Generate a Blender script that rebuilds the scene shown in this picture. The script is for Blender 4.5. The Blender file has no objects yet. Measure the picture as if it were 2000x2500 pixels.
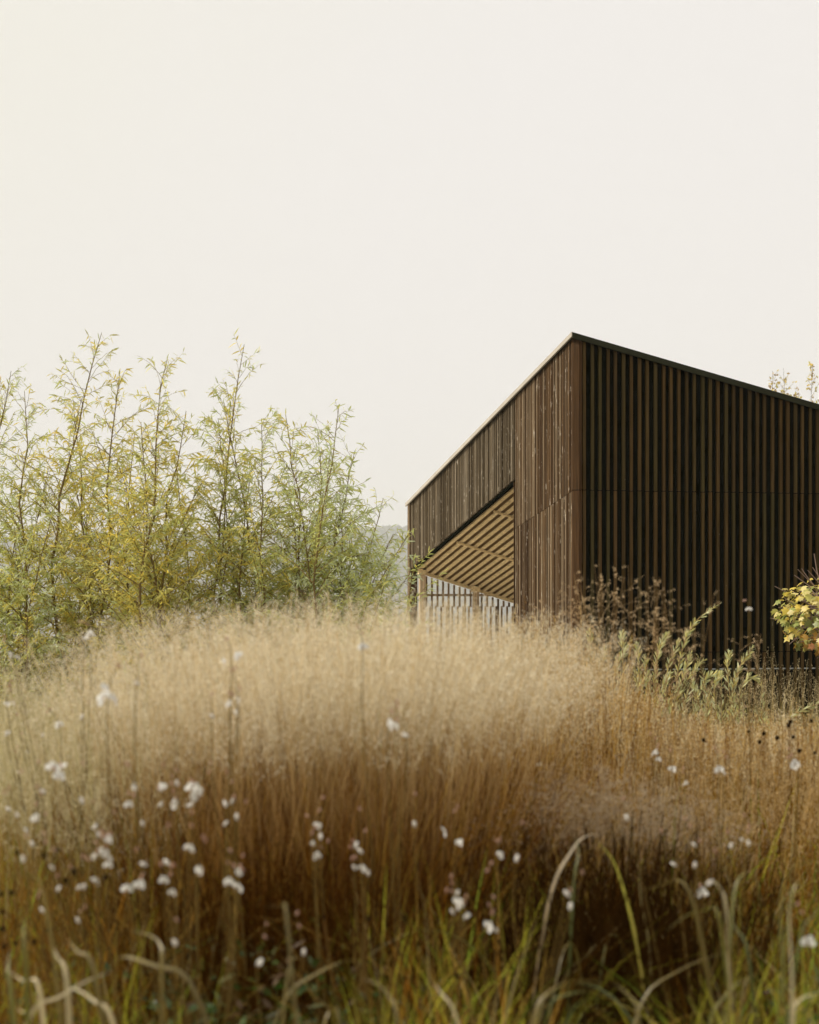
import bpy, math, random
import numpy as np

# ------------------------------------------------------------------ camera, sky, sun, exposure
scene = bpy.context.scene
R = math.radians
F = 4500.0          # focal length in pixels of the 2000 px wide photograph
HOR = 1480.0        # row of the horizon in that photograph
EYE = 1.6

cam_data = bpy.data.cameras.new('camera')
cam = bpy.data.objects.new('camera', cam_data)
scene.collection.objects.link(cam)
cam.location = (0, 0, EYE)
cam.rotation_euler = (R(90), 0, 0)
cam_data.sensor_fit = 'HORIZONTAL'
cam_data.sensor_width = 36
cam_data.lens = 36 * F / 2000
cam_data.shift_y = (HOR - 1250) / 2000
cam_data.clip_start = 0.1
cam_data.clip_end = 12000
cam_data.dof.use_dof = True
cam_data.dof.focus_distance = 22
cam_data.dof.aperture_fstop = 4.7
cam_data.dof.aperture_blades = 0
scene.camera = cam

SUN_AZ = math.atan2(-0.99, -0.10)      # from +Y towards +X
SUN_EL = R(42)
world = bpy.data.worlds.new('World')
scene.world = world
world.use_nodes = True
nt = world.node_tree
nt.nodes.clear()
sky = nt.nodes.new('ShaderNodeTexSky')
sky.sky_type = 'NISHITA'
sky.sun_disc = False
sky.sun_elevation = SUN_EL
sky.sun_rotation = SUN_AZ
sky.dust_density = 6
sky.air_density = 1.2
hs = nt.nodes.new('ShaderNodeHueSaturation')
hs.inputs['Saturation'].default_value = 0.25
bg1 = nt.nodes.new('ShaderNodeBackground')
bg1.inputs['Strength'].default_value = 0.06
bg2 = nt.nodes.new('ShaderNodeBackground')      # the even white cloud sheet
bg2.inputs['Color'].default_value = (1.0, 0.965, 0.905, 1)
bg2.inputs['Strength'].default_value = 0.955
mixw = nt.nodes.new('ShaderNodeMixShader')
mixw.inputs[0].default_value = 0.93
outw = nt.nodes.new('ShaderNodeOutputWorld')
# thin cloud: faint broad structure, a little creamier towards the veiled sun
tcw = nt.nodes.new('ShaderNodeTexCoord')
nzw = nt.nodes.new('ShaderNodeTexNoise'); nzw.inputs['Scale'].default_value = 2.4; nzw.inputs['Detail'].default_value = 4
nt.links.new(tcw.outputs['Generated'], nzw.inputs['Vector'])
dotw = nt.nodes.new('ShaderNodeVectorMath'); dotw.operation = 'DOT_PRODUCT'
dotw.inputs[1].default_value = (math.sin(SUN_AZ) * math.cos(SUN_EL), math.cos(SUN_AZ) * math.cos(SUN_EL), math.sin(SUN_EL))
nt.links.new(tcw.outputs['Generated'], dotw.inputs[0])
mrw = nt.nodes.new('ShaderNodeMapRange'); mrw.inputs['From Min'].default_value = 0.0; mrw.inputs['From Max'].default_value = 0.75
nt.links.new(dotw.outputs['Value'], mrw.inputs['Value'])
adw = nt.nodes.new('ShaderNodeMath'); adw.operation = 'MULTIPLY_ADD'; adw.inputs[1].default_value = 0.9; adw.inputs[2].default_value = -0.45
nt.links.new(nzw.outputs['Fac'], adw.inputs[0])
smw = nt.nodes.new('ShaderNodeMath'); smw.operation = 'ADD'; smw.use_clamp = True
nt.links.new(mrw.outputs[0], smw.inputs[0]); nt.links.new(adw.outputs[0], smw.inputs[1])
mcw = nt.nodes.new('ShaderNodeMix'); mcw.data_type = 'RGBA'
mcw.inputs['A'].default_value = (0.995, 0.955, 0.912, 1); mcw.inputs['B'].default_value = (0.99, 0.955, 0.800, 1)
nt.links.new(smw.outputs[0], mcw.inputs['Factor']); nt.links.new(mcw.outputs['Result'], bg2.inputs['Color'])
nt.links.new(sky.outputs[0], hs.inputs['Color'])
nt.links.new(hs.outputs[0], bg1.inputs['Color'])
nt.links.new(bg1.outputs[0], mixw.inputs[1])
nt.links.new(bg2.outputs[0], mixw.inputs[2])
nt.links.new(mixw.outputs[0], outw.inputs['Surface'])

sun_data = bpy.data.lights.new('sun', 'SUN')
sun_data.energy = 3.5
sun_data.angle = R(5)
sun_data.color = (1.0, 0.93, 0.82)
sun = bpy.data.objects.new('sun', sun_data)
scene.collection.objects.link(sun)
from mathutils import Vector, Matrix
sdir = Vector((math.sin(SUN_AZ) * math.cos(SUN_EL), math.cos(SUN_AZ) * math.cos(SUN_EL), math.sin(SUN_EL)))
sun.rotation_euler = sdir.to_track_quat('Z', 'Y').to_euler()

scene.view_settings.view_transform = 'Standard'
scene.view_settings.look = 'None'
scene.view_settings.exposure = 0.0
scene.view_settings.gamma = 1.0
scene.view_settings.use_curve_mapping = False
scene.render.engine = 'CYCLES'
scene.cycles.use_denoising = True
try:
    scene.cycles.denoiser = 'OPENIMAGEDENOISE'
except Exception:
    pass
scene.cycles.max_bounces = 5
scene.cycles.diffuse_bounces = 2
scene.cycles.glossy_bounces = 2
scene.cycles.transmission_bounces = 4
scene.cycles.volume_bounces = 2
scene.cycles.transparent_max_bounces = 4
scene.cycles.sample_clamp_indirect = 6
scene.cycles.use_adaptive_sampling = True
scene.cycles.adaptive_threshold = 0.02
scene.cycles.adaptive_min_samples = 20

# ------------------------------------------------------------------ helpers
COL = scene.collection


def P(px, py, Z):
    """photo pixel at distance Z -> world point"""
    return np.array(((px - 1000.0) / F * Z, Z, EYE + (HOR - py) / F * Z))


def tag(o, label=None, cat=None, group=None, kind=None):
    if label: o['label'] = label
    if cat: o['category'] = cat
    if group: o['group'] = group
    if kind: o['kind'] = kind
    return o


def link(name, me, mat=None, parent=None):
    o = bpy.data.objects.new(name, me)
    COL.objects.link(o)
    if me is not None and mat is not None and len(me.materials) == 0:
        me.materials.append(mat)
    if parent is not None:
        o.parent = parent
    return o


def empty(name, loc, rz=0.0):
    o = bpy.data.objects.new(name, None)
    o.empty_display_size = 0.1
    COL.objects.link(o)
    o.location = loc
    o.rotation_euler = (0, 0, rz)
    return o


class Acc:
    """collects vertex / face / colour arrays for ONE mesh"""
    def __init__(self):
        self.v, self.c, self.f4, self.f3, self.n = [], [], [], [], 0

    def add(self, v, c, quads=None, tris=None):
        v = np.asarray(v, float).reshape(-1, 3)
        c = np.broadcast_to(np.asarray(c, float), v.shape).reshape(-1, 3)
        self.v.append(v); self.c.append(c)
        if quads is not None: self.f4.append(np.asarray(quads).reshape(-1, 4) + self.n)
        if tris is not None: self.f3.append(np.asarray(tris).reshape(-1, 3) + self.n)
        self.n += len(v)

    def ribbons(self, pts, w, col, side=None, rng=None):
        """pts (n,k,3), w (n,k), col (n,k,3): flat blades"""
        n, k, _ = pts.shape
        if side is None:
            a = rng.uniform(0, math.pi, n)
            side = np.stack([np.cos(a), np.sin(a), np.zeros(n)], 1)
        off = side[:, None, :] * w[:, :, None] * 0.5
        v = np.stack([pts - off, pts + off], 2)              # n,k,2,3
        c = np.repeat(col[:, :, None, :], 2, 2)
        i = (np.arange(n)[:, None] * k + np.arange(k - 1)[None]) * 2
        q = np.stack([i, i + 1, i + 3, i + 2], -1)
        self.add(v, c.reshape(-1, 3), quads=q)

    def tubes(self, pts, r, col, sides=5):
        n, k, _ = pts.shape
        t = np.gradient(pts, axis=1)
        t /= np.linalg.norm(t, axis=2, keepdims=True) + 1e-9
        ref = np.where(np.abs(t[..., 2:3]) > 0.9, np.array([1.0, 0, 0]), np.array([0, 0, 1.0]))
        a = np.cross(t, ref); a /= np.linalg.norm(a, axis=2, keepdims=True) + 1e-9
        b = np.cross(t, a)
        ang = np.arange(sides) * 2 * math.pi / sides
        ring = (a[:, :, None] * np.cos(ang)[None, None, :, None] + b[:, :, None] * np.sin(ang)[None, None, :, None])
        v = pts[:, :, None] + ring * r[:, :, None, None]
        c = np.repeat(col[:, :, None, :], sides, 2)
        base = (np.arange(n)[:, None, None] * k + np.arange(k - 1)[None, :, None]) * sides
        s = np.arange(sides)[None, None, :]
        s2 = (s + 1) % sides
        q = np.stack([base + s, base + s2, base + sides + s2, base + sides + s], -1)
        self.add(v, c.reshape(-1, 3), quads=q)

    def lozenges(self, c0, d, s, col):
        """c0 centre, d half length vector, s half width vector, (n,3) each"""
        n = len(c0)
        v = np.stack([c0 - d, c0 + s, c0 + d, c0 - s], 1)
        i = np.arange(n)[:, None] * 4 + np.arange(4)[None]
        self.add(v, np.repeat(col[:, None, :], 4, 1).reshape(-1, 3), quads=i)

    def mesh(self, name, smooth=False):
        v = np.concatenate(self.v); c = np.concatenate(self.c)
        f4 = np.concatenate(self.f4) if self.f4 else np.zeros((0, 4), int)
        f3 = np.concatenate(self.f3) if self.f3 else np.zeros((0, 3), int)
        me = bpy.data.meshes.new(name)
        me.vertices.add(len(v)); me.vertices.foreach_set('co', v.astype(np.float32).ravel())
        nl = f4.size + f3.size
        me.loops.add(nl)
        me.loops.foreach_set('vertex_index', np.concatenate([f4.ravel(), f3.ravel()]).astype(np.int32))
        me.polygons.add(len(f4) + len(f3))
        st = np.concatenate([np.arange(len(f4)) * 4, len(f4) * 4 + np.arange(len(f3)) * 3]).astype(np.int32)
        me.polygons.foreach_set('loop_start', st)
        if smooth:
            me.polygons.foreach_set('use_smooth', np.ones(len(st), bool))
        me.update(calc_edges=True)
        ca = me.color_attributes.new('Col', 'FLOAT_COLOR', 'POINT')
        ca.data.foreach_set('color', np.concatenate([c, np.ones((len(c), 1))], 1).astype(np.float32).ravel())
        me.validate()
        return me


def box(x0, x1, y0, y1, z0, z1):
    """z0 / z1 may be functions of (x, y)"""
    f0 = z0 if callable(z0) else (lambda x, y: z0)
    f1 = z1 if callable(z1) else (lambda x, y: z1)
    xy = [(x0, y0), (x1, y0), (x1, y1), (x0, y1)]
    v = [(x, y, f0(x, y)) for x, y in xy] + [(x, y, f1(x, y)) for x, y in xy]
    f = [(3, 2, 1, 0), (4, 5, 6, 7), (0, 1, 5, 4), (1, 2, 6, 5), (2, 3, 7, 6), (3, 0, 4, 7)]
    return v, f


def bobj(name, mat, parent, *boxes):
    V, Fc = [], []
    for v, f in boxes:
        n = len(V); V += v; Fc += [tuple(i + n for i in q) for q in f]
    me = bpy.data.meshes.new(name); me.from_pydata(V, [], Fc); me.update()
    return link(name, me, mat, parent)


def srgb(r, g, b):
    f = lambda u: ((u / 255 + 0.055) / 1.055) ** 2.4 if u > 10 else u / 255 / 12.92
    return np.array([f(r), f(g), f(b)])


# ------------------------------------------------------------------ materials
def nodes(m):
    m.use_nodes = True
    t = m.node_tree; t.nodes.clear()
    return t, t.nodes.new('ShaderNodeOutputMaterial')


def leaf_mat(name, transl=0.4, gloss=0.0):
    """plant tissue: own colour from the mesh, light comes through it"""
    m = bpy.data.materials.new(name)
    t, out = nodes(m)
    at = t.nodes.new('ShaderNodeAttribute'); at.attribute_name = 'Col'
    d = t.nodes.new('ShaderNodeBsdfDiffuse'); tr = t.nodes.new('ShaderNodeBsdfTranslucent')
    mx = t.nodes.new('ShaderNodeMixShader'); mx.inputs[0].default_value = transl
    t.links.new(at.outputs['Color'], d.inputs['Color']); t.links.new(at.outputs['Color'], tr.inputs['Color'])
    t.links.new(d.outputs[0], mx.inputs[1]); t.links.new(tr.outputs[0], mx.inputs[2])
    last = mx
    if gloss > 0:
        g = t.nodes.new('ShaderNodeBsdfGlossy'); g.inputs['Roughness'].default_value = 0.45
        m2 = t.nodes.new('ShaderNodeMixShader'); m2.inputs[0].default_value = gloss
        t.links.new(mx.outputs[0], m2.inputs[1]); t.links.new(g.outputs[0], m2.inputs[2])
        last = m2
    t.links.new(last.outputs[0], out.inputs['Surface'])
    return m


def wood_mat(name, cols, rough=0.75, speck=0.0, speck_col=(0.6, 0.5, 0.38), axis='Z', bump=0.15, grey=0.0):
    """stained timber: colour differs from board to board, long grain, pale chips"""
    m = bpy.data.materials.new(name)
    t, out = nodes(m)
    N = t.nodes.new
    L = t.links.new
    oi = N('ShaderNodeObjectInfo')
    ramp = N('ShaderNodeValToRGB')
    el = ramp.color_ramp.elements
    while len(el) < len(cols): el.new(0.5)
    for i, c in enumerate(cols):
        el[i].position = i / max(1, len(cols) - 1); el[i].color = (*c, 1)
    L(oi.outputs['Random'], ramp.inputs[0])
    tc = N('ShaderNodeTexCoord')
    mp = N('ShaderNodeMapping')
    mp.inputs['Scale'].default_value = {'Z': (60, 60, 2.2), 'Y': (60, 2.2, 60), 'X': (2.2, 60, 60)}[axis]
    va = N('ShaderNodeVectorMath'); va.operation = 'ADD'
    vm = N('ShaderNodeVectorMath'); vm.operation = 'SCALE'; vm.inputs['Scale'].default_value = 37.0
    cx = N('ShaderNodeCombineXYZ')
    L(oi.outputs['Random'], cx.inputs[0]); L(oi.outputs['Random'], cx.inputs[1]); L(oi.outputs['Random'], cx.inputs[2])
    L(cx.outputs[0], vm.inputs[0])
    L(tc.outputs['Object'], va.inputs[0]); L(vm.outputs[0], va.inputs[1])
    L(va.outputs[0], mp.inputs['Vector'])
    no = N('ShaderNodeTexNoise'); no.inputs['Scale'].default_value = 1.0; no.inputs['Detail'].default_value = 5
    L(mp.outputs[0], no.inputs['Vector'])
    mr = N('ShaderNodeMapRange'); mr.inputs['From Min'].default_value = 0.25; mr.inputs['From Max'].default_value = 0.75
    mr.inputs['To Min'].default_value = 0.55; mr.inputs['To Max'].default_value = 1.45
    L(no.outputs['Fac'], mr.inputs['Value'])
    mul = N('ShaderNodeMix'); mul.data_type = 'RGBA'; mul.blend_type = 'MULTIPLY'; mul.inputs['Factor'].default_value = 1
    L(ramp.outputs[0], mul.inputs['A']); L(mr.outputs[0], mul.inputs['B'])
    last = mul.outputs['Result']
    if speck > 0:
        mp2 = N('ShaderNodeMapping'); mp2.inputs['Scale'].default_value = {'Z': (14, 14, 3.2), 'Y': (14, 3.2, 14), 'X': (3.2, 14, 14)}[axis]
        L(va.outputs[0], mp2.inputs['Vector'])
        n2 = N('ShaderNodeTexNoise'); n2.inputs['Scale'].default_value = 1.3; n2.inputs['Detail'].default_value = 6
        n2.inputs['Roughness'].default_value = 0.75
        L(mp2.outputs[0], n2.inputs['Vector'])
        r2 = N('ShaderNodeMapRange'); r2.inputs['From Min'].default_value = 0.68 - speck * 0.1; r2.inputs['From Max'].default_value = 0.76 - speck * 0.1
        L(n2.outputs['Fac'], r2.inputs['Value'])
        m2 = N('ShaderNodeMix'); m2.data_type = 'RGBA'
        L(r2.outputs[0], m2.inputs['Factor']); L(last, m2.inputs['A']); m2.inputs['B'].default_value = (*speck_col, 1)
        last = m2.outputs['Result']
    pb = N('ShaderNodeBsdfPrincipled'); pb.inputs['Roughness'].default_value = rough
    pb.inputs['Specular IOR Level'].default_value = 0.12
    L(last, pb.inputs['Base Color'])
    if bump:
        bp = N('ShaderNodeBump'); bp.inputs['Strength'].default_value = bump; bp.inputs['Distance'].default_value = 0.004
        L(no.outputs['Fac'], bp.inputs['Height']); L(bp.outputs[0], pb.inputs['Normal'])
    L(pb.outputs[0], out.inputs['Surface'])
    return m


def plain_mat(name, col, rough=0.7, metal=0.0, noise=0.25, scale=8.0, spec=0.12):
    m = bpy.data.materials.new(name)
    t, out = nodes(m)
    N = t.nodes.new; L = t.links.new
    pb = N('ShaderNodeBsdfPrincipled')
    pb.inputs['Roughness'].default_value = rough; pb.inputs['Metallic'].default_value = metal; pb.inputs['Specular IOR Level'].default_value = spec
    no = N('ShaderNodeTexNoise'); no.inputs['Scale'].default_value = scale; no.inputs['Detail'].default_value = 5
    tc = N('ShaderNodeTexCoord'); L(tc.outputs['Object'], no.inputs['Vector'])
    rp = N('ShaderNodeValToRGB')
    c = np.array(col)
    rp.color_ramp.elements[0].position = 0.3; rp.color_ramp.elements[1].position = 0.7
    rp.color_ramp.elements[0].color = (*(c * (1 - noise)), 1); rp.color_ramp.elements[1].color = (*np.minimum(1, c * (1 + noise)), 1)
    L(no.outputs['Fac'], rp.inputs[0]); L(rp.outputs[0], pb.inputs['Base Color'])
    L(pb.outputs[0], out.inputs['Surface'])
    return m


M = {}
M['batten'] = wood_mat('dark_stained_batten', [(0.052, 0.034, 0.010), (0.080, 0.046, 0.013), (0.060, 0.046, 0.014), (0.094, 0.053, 0.016)], speck=0.05, speck_col=(0.4, 0.33, 0.24))
M['slat'] = wood_mat('brown_stained_slat', [(0.045, 0.021, 0.007), (0.20, 0.12, 0.058), (0.06, 0.029, 0.010), (0.34, 0.25, 0.155), (0.09, 0.046, 0.018)], speck=0.85, speck_col=(0.75, 0.64, 0.50))
M['grey_slat'] = wood_mat('weathered_grey_slat', [(0.05, 0.033, 0.015), (0.20, 0.152, 0.095), (0.066, 0.045, 0.022), (0.33, 0.265, 0.185)], speck=0.85, speck_col=(0.72, 0.64, 0.52))
M['corner'] = wood_mat('red_brown_board', [(0.058, 0.029, 0.010), (0.066, 0.033, 0.012)])
M['back'] = plain_mat('black_sheathing', (0.006, 0.0065, 0.0035), 0.95, noise=0.3, spec=0.0)
M['soffit'] = wood_mat('pale_timber_lath', [(0.80, 0.62, 0.35), (0.85, 0.67, 0.40), (0.82, 0.64, 0.37)], axis='Y', speck=0.1)
M['soffit_back'] = plain_mat('brown_boarding', (0.10, 0.058, 0.02), 0.85)
M['post'] = wood_mat('planed_pale_post', [(0.52, 0.40, 0.27), (0.56, 0.43, 0.29)])
M['screen'] = wood_mat('brown_screen_lath', [(0.13, 0.085, 0.042), (0.24, 0.165, 0.09), (0.32, 0.23, 0.135)])
M['trim_dark'] = plain_mat('dark_painted_metal', (0.028, 0.028, 0.013), 0.6, noise=0.15, scale=3)
M['trim_sky_sheen'] = plain_mat('metal_with_painted_sky_sheen', (0.52, 0.47, 0.40), 0.5, noise=0.08, scale=3)  # same trim, coloured pale to paint in the reflected sky
M['roof'] = plain_mat('dark_roof_sheet', (0.06, 0.055, 0.045), 0.6)
M['strip'] = plain_mat('galvanised_strip', (0.42, 0.44, 0.42), 0.45, 0.6, noise=0.1)
M['grass'] = leaf_mat('dry_grass', 0.35)
M['willow'] = leaf_mat('willow_leaf', 0.6, 0.02)
M['leaf'] = leaf_mat('broad_leaf', 0.35, 0.05)
M['strap'] = leaf_mat('strap_leaf', 0.3, 0.06)
M['petal'] = leaf_mat('petal', 0.5)
M['bark'] = leaf_mat('bark', 0.0)

# ------------------------------------------------------------------ ground, far hill, air
rng = np.random.default_rng(11)


def ground_z(x, y):
    """flat garden, falling away behind the pavilion into a valley"""
    x = np.asarray(x, float); y = np.asarray(y, float)
    s = np.clip((y - 46) / 420.0, 0, 1)
    z = -62 * s * s * (3 - 2 * s)
    h = np.clip((y - 3300) / 1300.0, 0, 1)
    z = z + (236 + 16 * np.sin(x / 430.0 + 0.6) + 7 * np.sin(x / 161.0)) * h * h * (3 - 2 * h)
    bumps = 0.05 * np.sin(x * 1.3 + 0.4) * np.sin(y * 0.9) * (y < 60)
    return z + bumps


ys = np.concatenate([np.linspace(-60, 0, 8), np.linspace(1, 60, 60), np.geomspace(62, 5600, 100)])
xs = np.concatenate([-np.geomspace(2600, 22, 40), np.linspace(-20, 20, 41), np.geomspace(22, 2600, 40)])
XX, YY = np.meshgrid(xs, ys)
ZZ = ground_z(XX, YY)
nv, nu = XX.shape
idx = (np.arange(nv - 1)[:, None] * nu + np.arange(nu - 1)[None])
me = bpy.data.meshes.new('ground')
me.from_pydata(np.stack([XX, YY, ZZ], -1).reshape(-1, 3).tolist(), [],
               np.stack([idx, idx + 1, idx + nu + 1, idx + nu], -1).reshape(-1, 4).tolist())
for p in me.polygons: p.use_smooth = True
gm = bpy.data.materials.new('garden_soil_and_field')
t, out = nodes(gm)
n1 = t.nodes.new('ShaderNodeTexNoise'); n1.inputs['Scale'].default_value = 1.7; n1.inputs['Detail'].default_value = 8
tc = t.nodes.new('ShaderNodeTexCoord'); t.links.new(tc.outputs['Object'], n1.inputs['Vector'])
rp = t.nodes.new('ShaderNodeValToRGB')
for i, (p_, c_) in enumerate([(0.32, (0.045, 0.030, 0.014)), (0.5, (0.075, 0.055, 0.022)), (0.68, (0.075, 0.085, 0.03))]):
    if i > 1: rp.color_ramp.elements.new(p_)
    rp.color_ramp.elements[i].position = p_; rp.color_ramp.elements[i].color = (*c_, 1)
pb = t.nodes.new('ShaderNodeBsdfPrincipled'); pb.inputs['Roughness'].default_value = 0.95
bp = t.nodes.new('ShaderNodeBump'); bp.inputs['Distance'].default_value = 0.05
t.links.new(n1.outputs['Fac'], rp.inputs[0]); t.links.new(rp.outputs[0], pb.inputs['Base Color'])
t.links.new(n1.outputs['Fac'], bp.inputs['Height']); t.links.new(bp.outputs[0], pb.inputs['Normal'])
t.links.new(pb.outputs[0], out.inputs['Surface'])
tag(link('ground', me, gm), kind='structure')

# the wood on the far hill: tree crowns as one mass
acc = Acc()
n = 4500
wx = rng.uniform(-1500, 1500, n); wy = rng.uniform(3500, 4700, n)
wz = ground_z(wx, wy)
r = rng.uniform(8, 14, n)
ico = []
for k in range(3):
    for j in range(6):
        th = [0.35, 1.0, 1.65][k]; ph = j * math.pi / 3 + k * 0.5
        ico.append((math.sin(th) * math.cos(ph), math.sin(th) * math.sin(ph), math.cos(th)))
ico.append((0, 0, 1.1))
ico = np.array(ico)
qs = [[k * 6 + j, (k + 1) * 6 + j, (k + 1) * 6 + (j + 1) % 6, k * 6 + (j + 1) % 6] for k in range(2) for j in range(6)]
ts = [[18, j, (j + 1) % 6] for j in range(6)]
V = ico[None] * (r[:, None, None] * rng.uniform(0.75, 1.25, (n, 19, 1))) * np.array([1, 1, 1.25]) + np.stack([wx, wy, wz + 5], 1)[:, None]
cc = np.array([0.05, 0.065, 0.025]) * rng.uniform(0.6, 1.5, (n, 1)) + np.array([0.03, 0.008, 0]) * rng.uniform(0, 1, (n, 1))
off = np.arange(n)[:, None, None] * 19
acc.add(V, np.repeat(cc[:, None], 19, 1).reshape(-1, 3), quads=(np.array(qs)[None] + off), tris=(np.array(ts)[None] + off))
tag(link('wood', acc.mesh('wood'), M['leaf']), 'pale misty wood on the far hill behind the willows', 'wood', kind='stuff')

hz = bpy.data.materials.new('haze')
t, out = nodes(hz)
pv = t.nodes.new('ShaderNodeVolumePrincipled')
pv.inputs['Color'].default_value = (0.97, 0.985, 0.99, 1)
pv.inputs['Density'].default_value = 0.00022
pv.inputs['Anisotropy'].default_value = 0.0
t.links.new(pv.outputs[0], out.inputs['Volume'])
o = bobj('haze', hz, None, box(-2700, 2700, -70, 5700, -75, 215))
tag(o, 'thin pale morning haze filling the valley air', 'haze', kind='stuff')

# ------------------------------------------------------------------ the pavilion
ANG = R(13)
CX, CY = (1408 - 1000) / F * 26.5, 26.5
pav = empty('timber_pavilion', (CX, CY, 0), ANG)
tag(pav, 'dark slatted timber pavilion with a tilted roof peaking at its near corner', 'pavilion')
Lx, Ly = 5.4, 10.57         # lengths of the two walls
HC, SX, SY = 5.465, 0.2457, 0.175
roof_z = lambda x, y: HC - SX * x - SY * y
sof_z = lambda x, y: HC - 1.30 - 0.305 * x - SY * y
A1 = 3.05                   # where the open bay starts on the long side
seam_hi = lambda x, y: 3.27 - 0.143 * y
seam_lo = lambda x, y: 0.93

# roof deck
link_roof = bobj('roof', M['roof'], pav, box(-0.075, Lx + 0.05, -0.075, Ly + 0.05, lambda x, y: roof_z(x, y) - 0.004, lambda x, y: roof_z(x, y) + 0.02))
tr = bobj('edge_trim', M['trim_dark'], link_roof, box(-0.09, Lx + 0.06, -0.095, -0.078, lambda x, y: roof_z(x, y) - 0.062, lambda x, y: roof_z(x, y) + 0.022))
tag(tr, 'dark green metal roof edge')
tr = bobj('edge_trim', M['trim_sky_sheen'], link_roof, box(-0.10, -0.078, -0.077, Ly + 0.06, lambda x, y: roof_z(x, y) - 0.035, lambda x, y: roof_z(x, y) + 0.03))
tag(tr, 'metal roof edge along the sloping side, sky reflection painted into its colour')

# wall facing the camera
w1 = bobj('clad_wall', M['back'], pav, box(0.0, Lx, 0.0, 0.10, 0.0, lambda x, y: roof_z(x, y) - 0.006))
BD = 0.042
xb = 0.075
rr = random.Random(5)
top = lambda x, y: roof_z(x, y) - 0.012
while xb < Lx - 0.05:
    wd = 0.046 + rr.uniform(-0.005, 0.005)
    x0 = xb + rr.uniform(-0.010, 0.010)
    d = BD + rr.uniform(-0.003, 0.003)
    g = rr.uniform(-0.003, 0.003)
    bobj('batten', M['batten'], w1, box(x0, x0 + wd, -d, 0.001, 3.275 + g, top))
    bobj('batten', M['batten'], w1, box(x0 + rr.uniform(-.002, .002), x0 + wd, -d + rr.uniform(-.002, .002), 0.001, 0.935, 3.262 + g))
    bobj('batten', M['batten'], w1, box(x0 + rr.uniform(-.002, .002), x0 + wd, -d, 0.001, 0.03, 0.923))
    xb += 0.1215
bobj('metal_strip', M['strip'], w1, box(0.05, Lx, -0.014, -0.002, 0.672, 0.690))

# long wall: closed part with vertical slats, then the fascia over the open bay
w2 = bobj('clad_wall', M['back'], pav, box(0.0, 0.10, 0.102, A1 - 0.004, 0.0, lambda x, y: roof_z(x, y) - 0.006))
yb = 0.085
while yb < A1 - 0.05:
    wd = 0.031 + rr.uniform(-0.005, 0.005); d = 0.042 + rr.uniform(-0.005, 0.005)
    bobj('slat', M['slat'], w2, box(-d, 0.0, yb, yb + wd, lambda x, y: seam_hi(x, y) + 0.004, top))
    bobj('slat', M['slat'], w2, box(-d + rr.uniform(-.003, .003), 0.0, yb, yb + wd, 0.05, lambda x, y: seam_hi(x, y) - 0.006))
    yb += 0.070
fas = bobj('slatted_fascia', M['back'], pav, box(0.0, 0.05, A1 + 0.0, Ly - 0.16, lambda x, y: sof_z(0, y) - 0.035, lambda x, y: roof_z(x, y) - 0.006))
yb = A1 + 0.03
while yb < Ly - 0.17:
    wd = 0.033 + rr.uniform(-0.006, 0.006); d = 0.036 + rr.uniform(-0.005, 0.005)
    g = rr.uniform(-0.004, 0.004)
    bobj('slat', M['grey_slat'], fas, box(-d, -0.001, yb, yb + wd, lambda x, y: sof_z(0, y) + 0.01 + g, top))
    yb += 0.070

# corner boards
def prism(name, mat, parent, pts, z0, z1):
    n = len(pts)
    V = [(x, y, z0 if not callable(z0) else z0(x, y)) for x, y in pts] + [(x, y, z1 if not callable(z1) else z1(x, y)) for x, y in pts]
    Fc = [tuple(range(n - 1, -1, -1)), tuple(range(n, 2 * n))] + [(i, (i + 1) % n, n + (i + 1) % n, n + i) for i in range(n)]
    me = bpy.data.meshes.new(name); me.from_pydata(V, [], Fc); me.update()
    return link(name, me, mat, parent)

cpts = [(-0.048, 0.078), (-0.048, 0.035), (0.022, -0.05), (0.066, -0.05), (0.066, -0.002), (-0.002, 0.078)]
prism('corner_board', M['corner'], pav, cpts, lambda x, y: 3.275 - 0.05 * max(y, 0), top)
prism('corner_board', M['corner'], pav, cpts, 0.03, lambda x, y: 3.265 - 0.05 * max(y, 0))
bobj('corner_board', M['corner'], pav, box(-0.045, 0.10, A1 - 0.002, A1 + 0.026, 0.03, lambda x, y: sof_z(0, y) - 0.04))
bobj('corner_board', M['corner'], pav, box(-0.045, 0.10, Ly - 0.158, Ly, 0.0, top))
# slats on the far corner board
for k in range(2):
    bobj('slat', M['slat'], pav, box(-0.075, -0.046, Ly - 0.155 + k * 0.075, Ly - 0.115 + k * 0.075, 0.0, top))

# underside of the roof
SXW = 3.4
sf = bobj('soffit', M['soffit_back'], pav, box(0.052, SXW, A1 + 0.03, Ly - 0.12, lambda x, y: sof_z(x, y) + 0.03, lambda x, y: sof_z(x, y) + 0.06))
cuts = [A1 + 0.035, 5.02, 7.55, Ly - 0.125]
xb = 0.10
while xb < SXW - 0.06:
    for i in range(3):
        g = rr.uniform(0, 0.006)
        bobj('lath', M['soffit'], sf, box(xb, xb + 0.074, cuts[i] + 0.012, cuts[i + 1] - 0.012,
             lambda x, y: sof_z(xb, y) + 0.002 + g, lambda x, y: sof_z(xb, y) + 0.045 + g))
    xb += 0.134
for c_ in cuts[1:3]:
    bobj('cross_strip', M['soffit'], sf, box(0.17, SXW, c_ - 0.016, c_ + 0.016, lambda x, y: sof_z(x, y) - 0.034, lambda x, y: sof_z(x, y) - 0.0005))
bobj('edge_lath', M['soffit'], sf, box(0.05, SXW, Ly - 0.118, Ly - 0.09, lambda x, y: sof_z(x, y) - 0.03, lambda x, y: sof_z(x, y) + 0.05))
bobj('lamp', M['strip'], sf, box(1.83, 2.0, 9.3, 9.42, lambda x, y: sof_z(x, y) - 0.02, lambda x, y: sof_z(x, y) + 0.0005))

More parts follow.
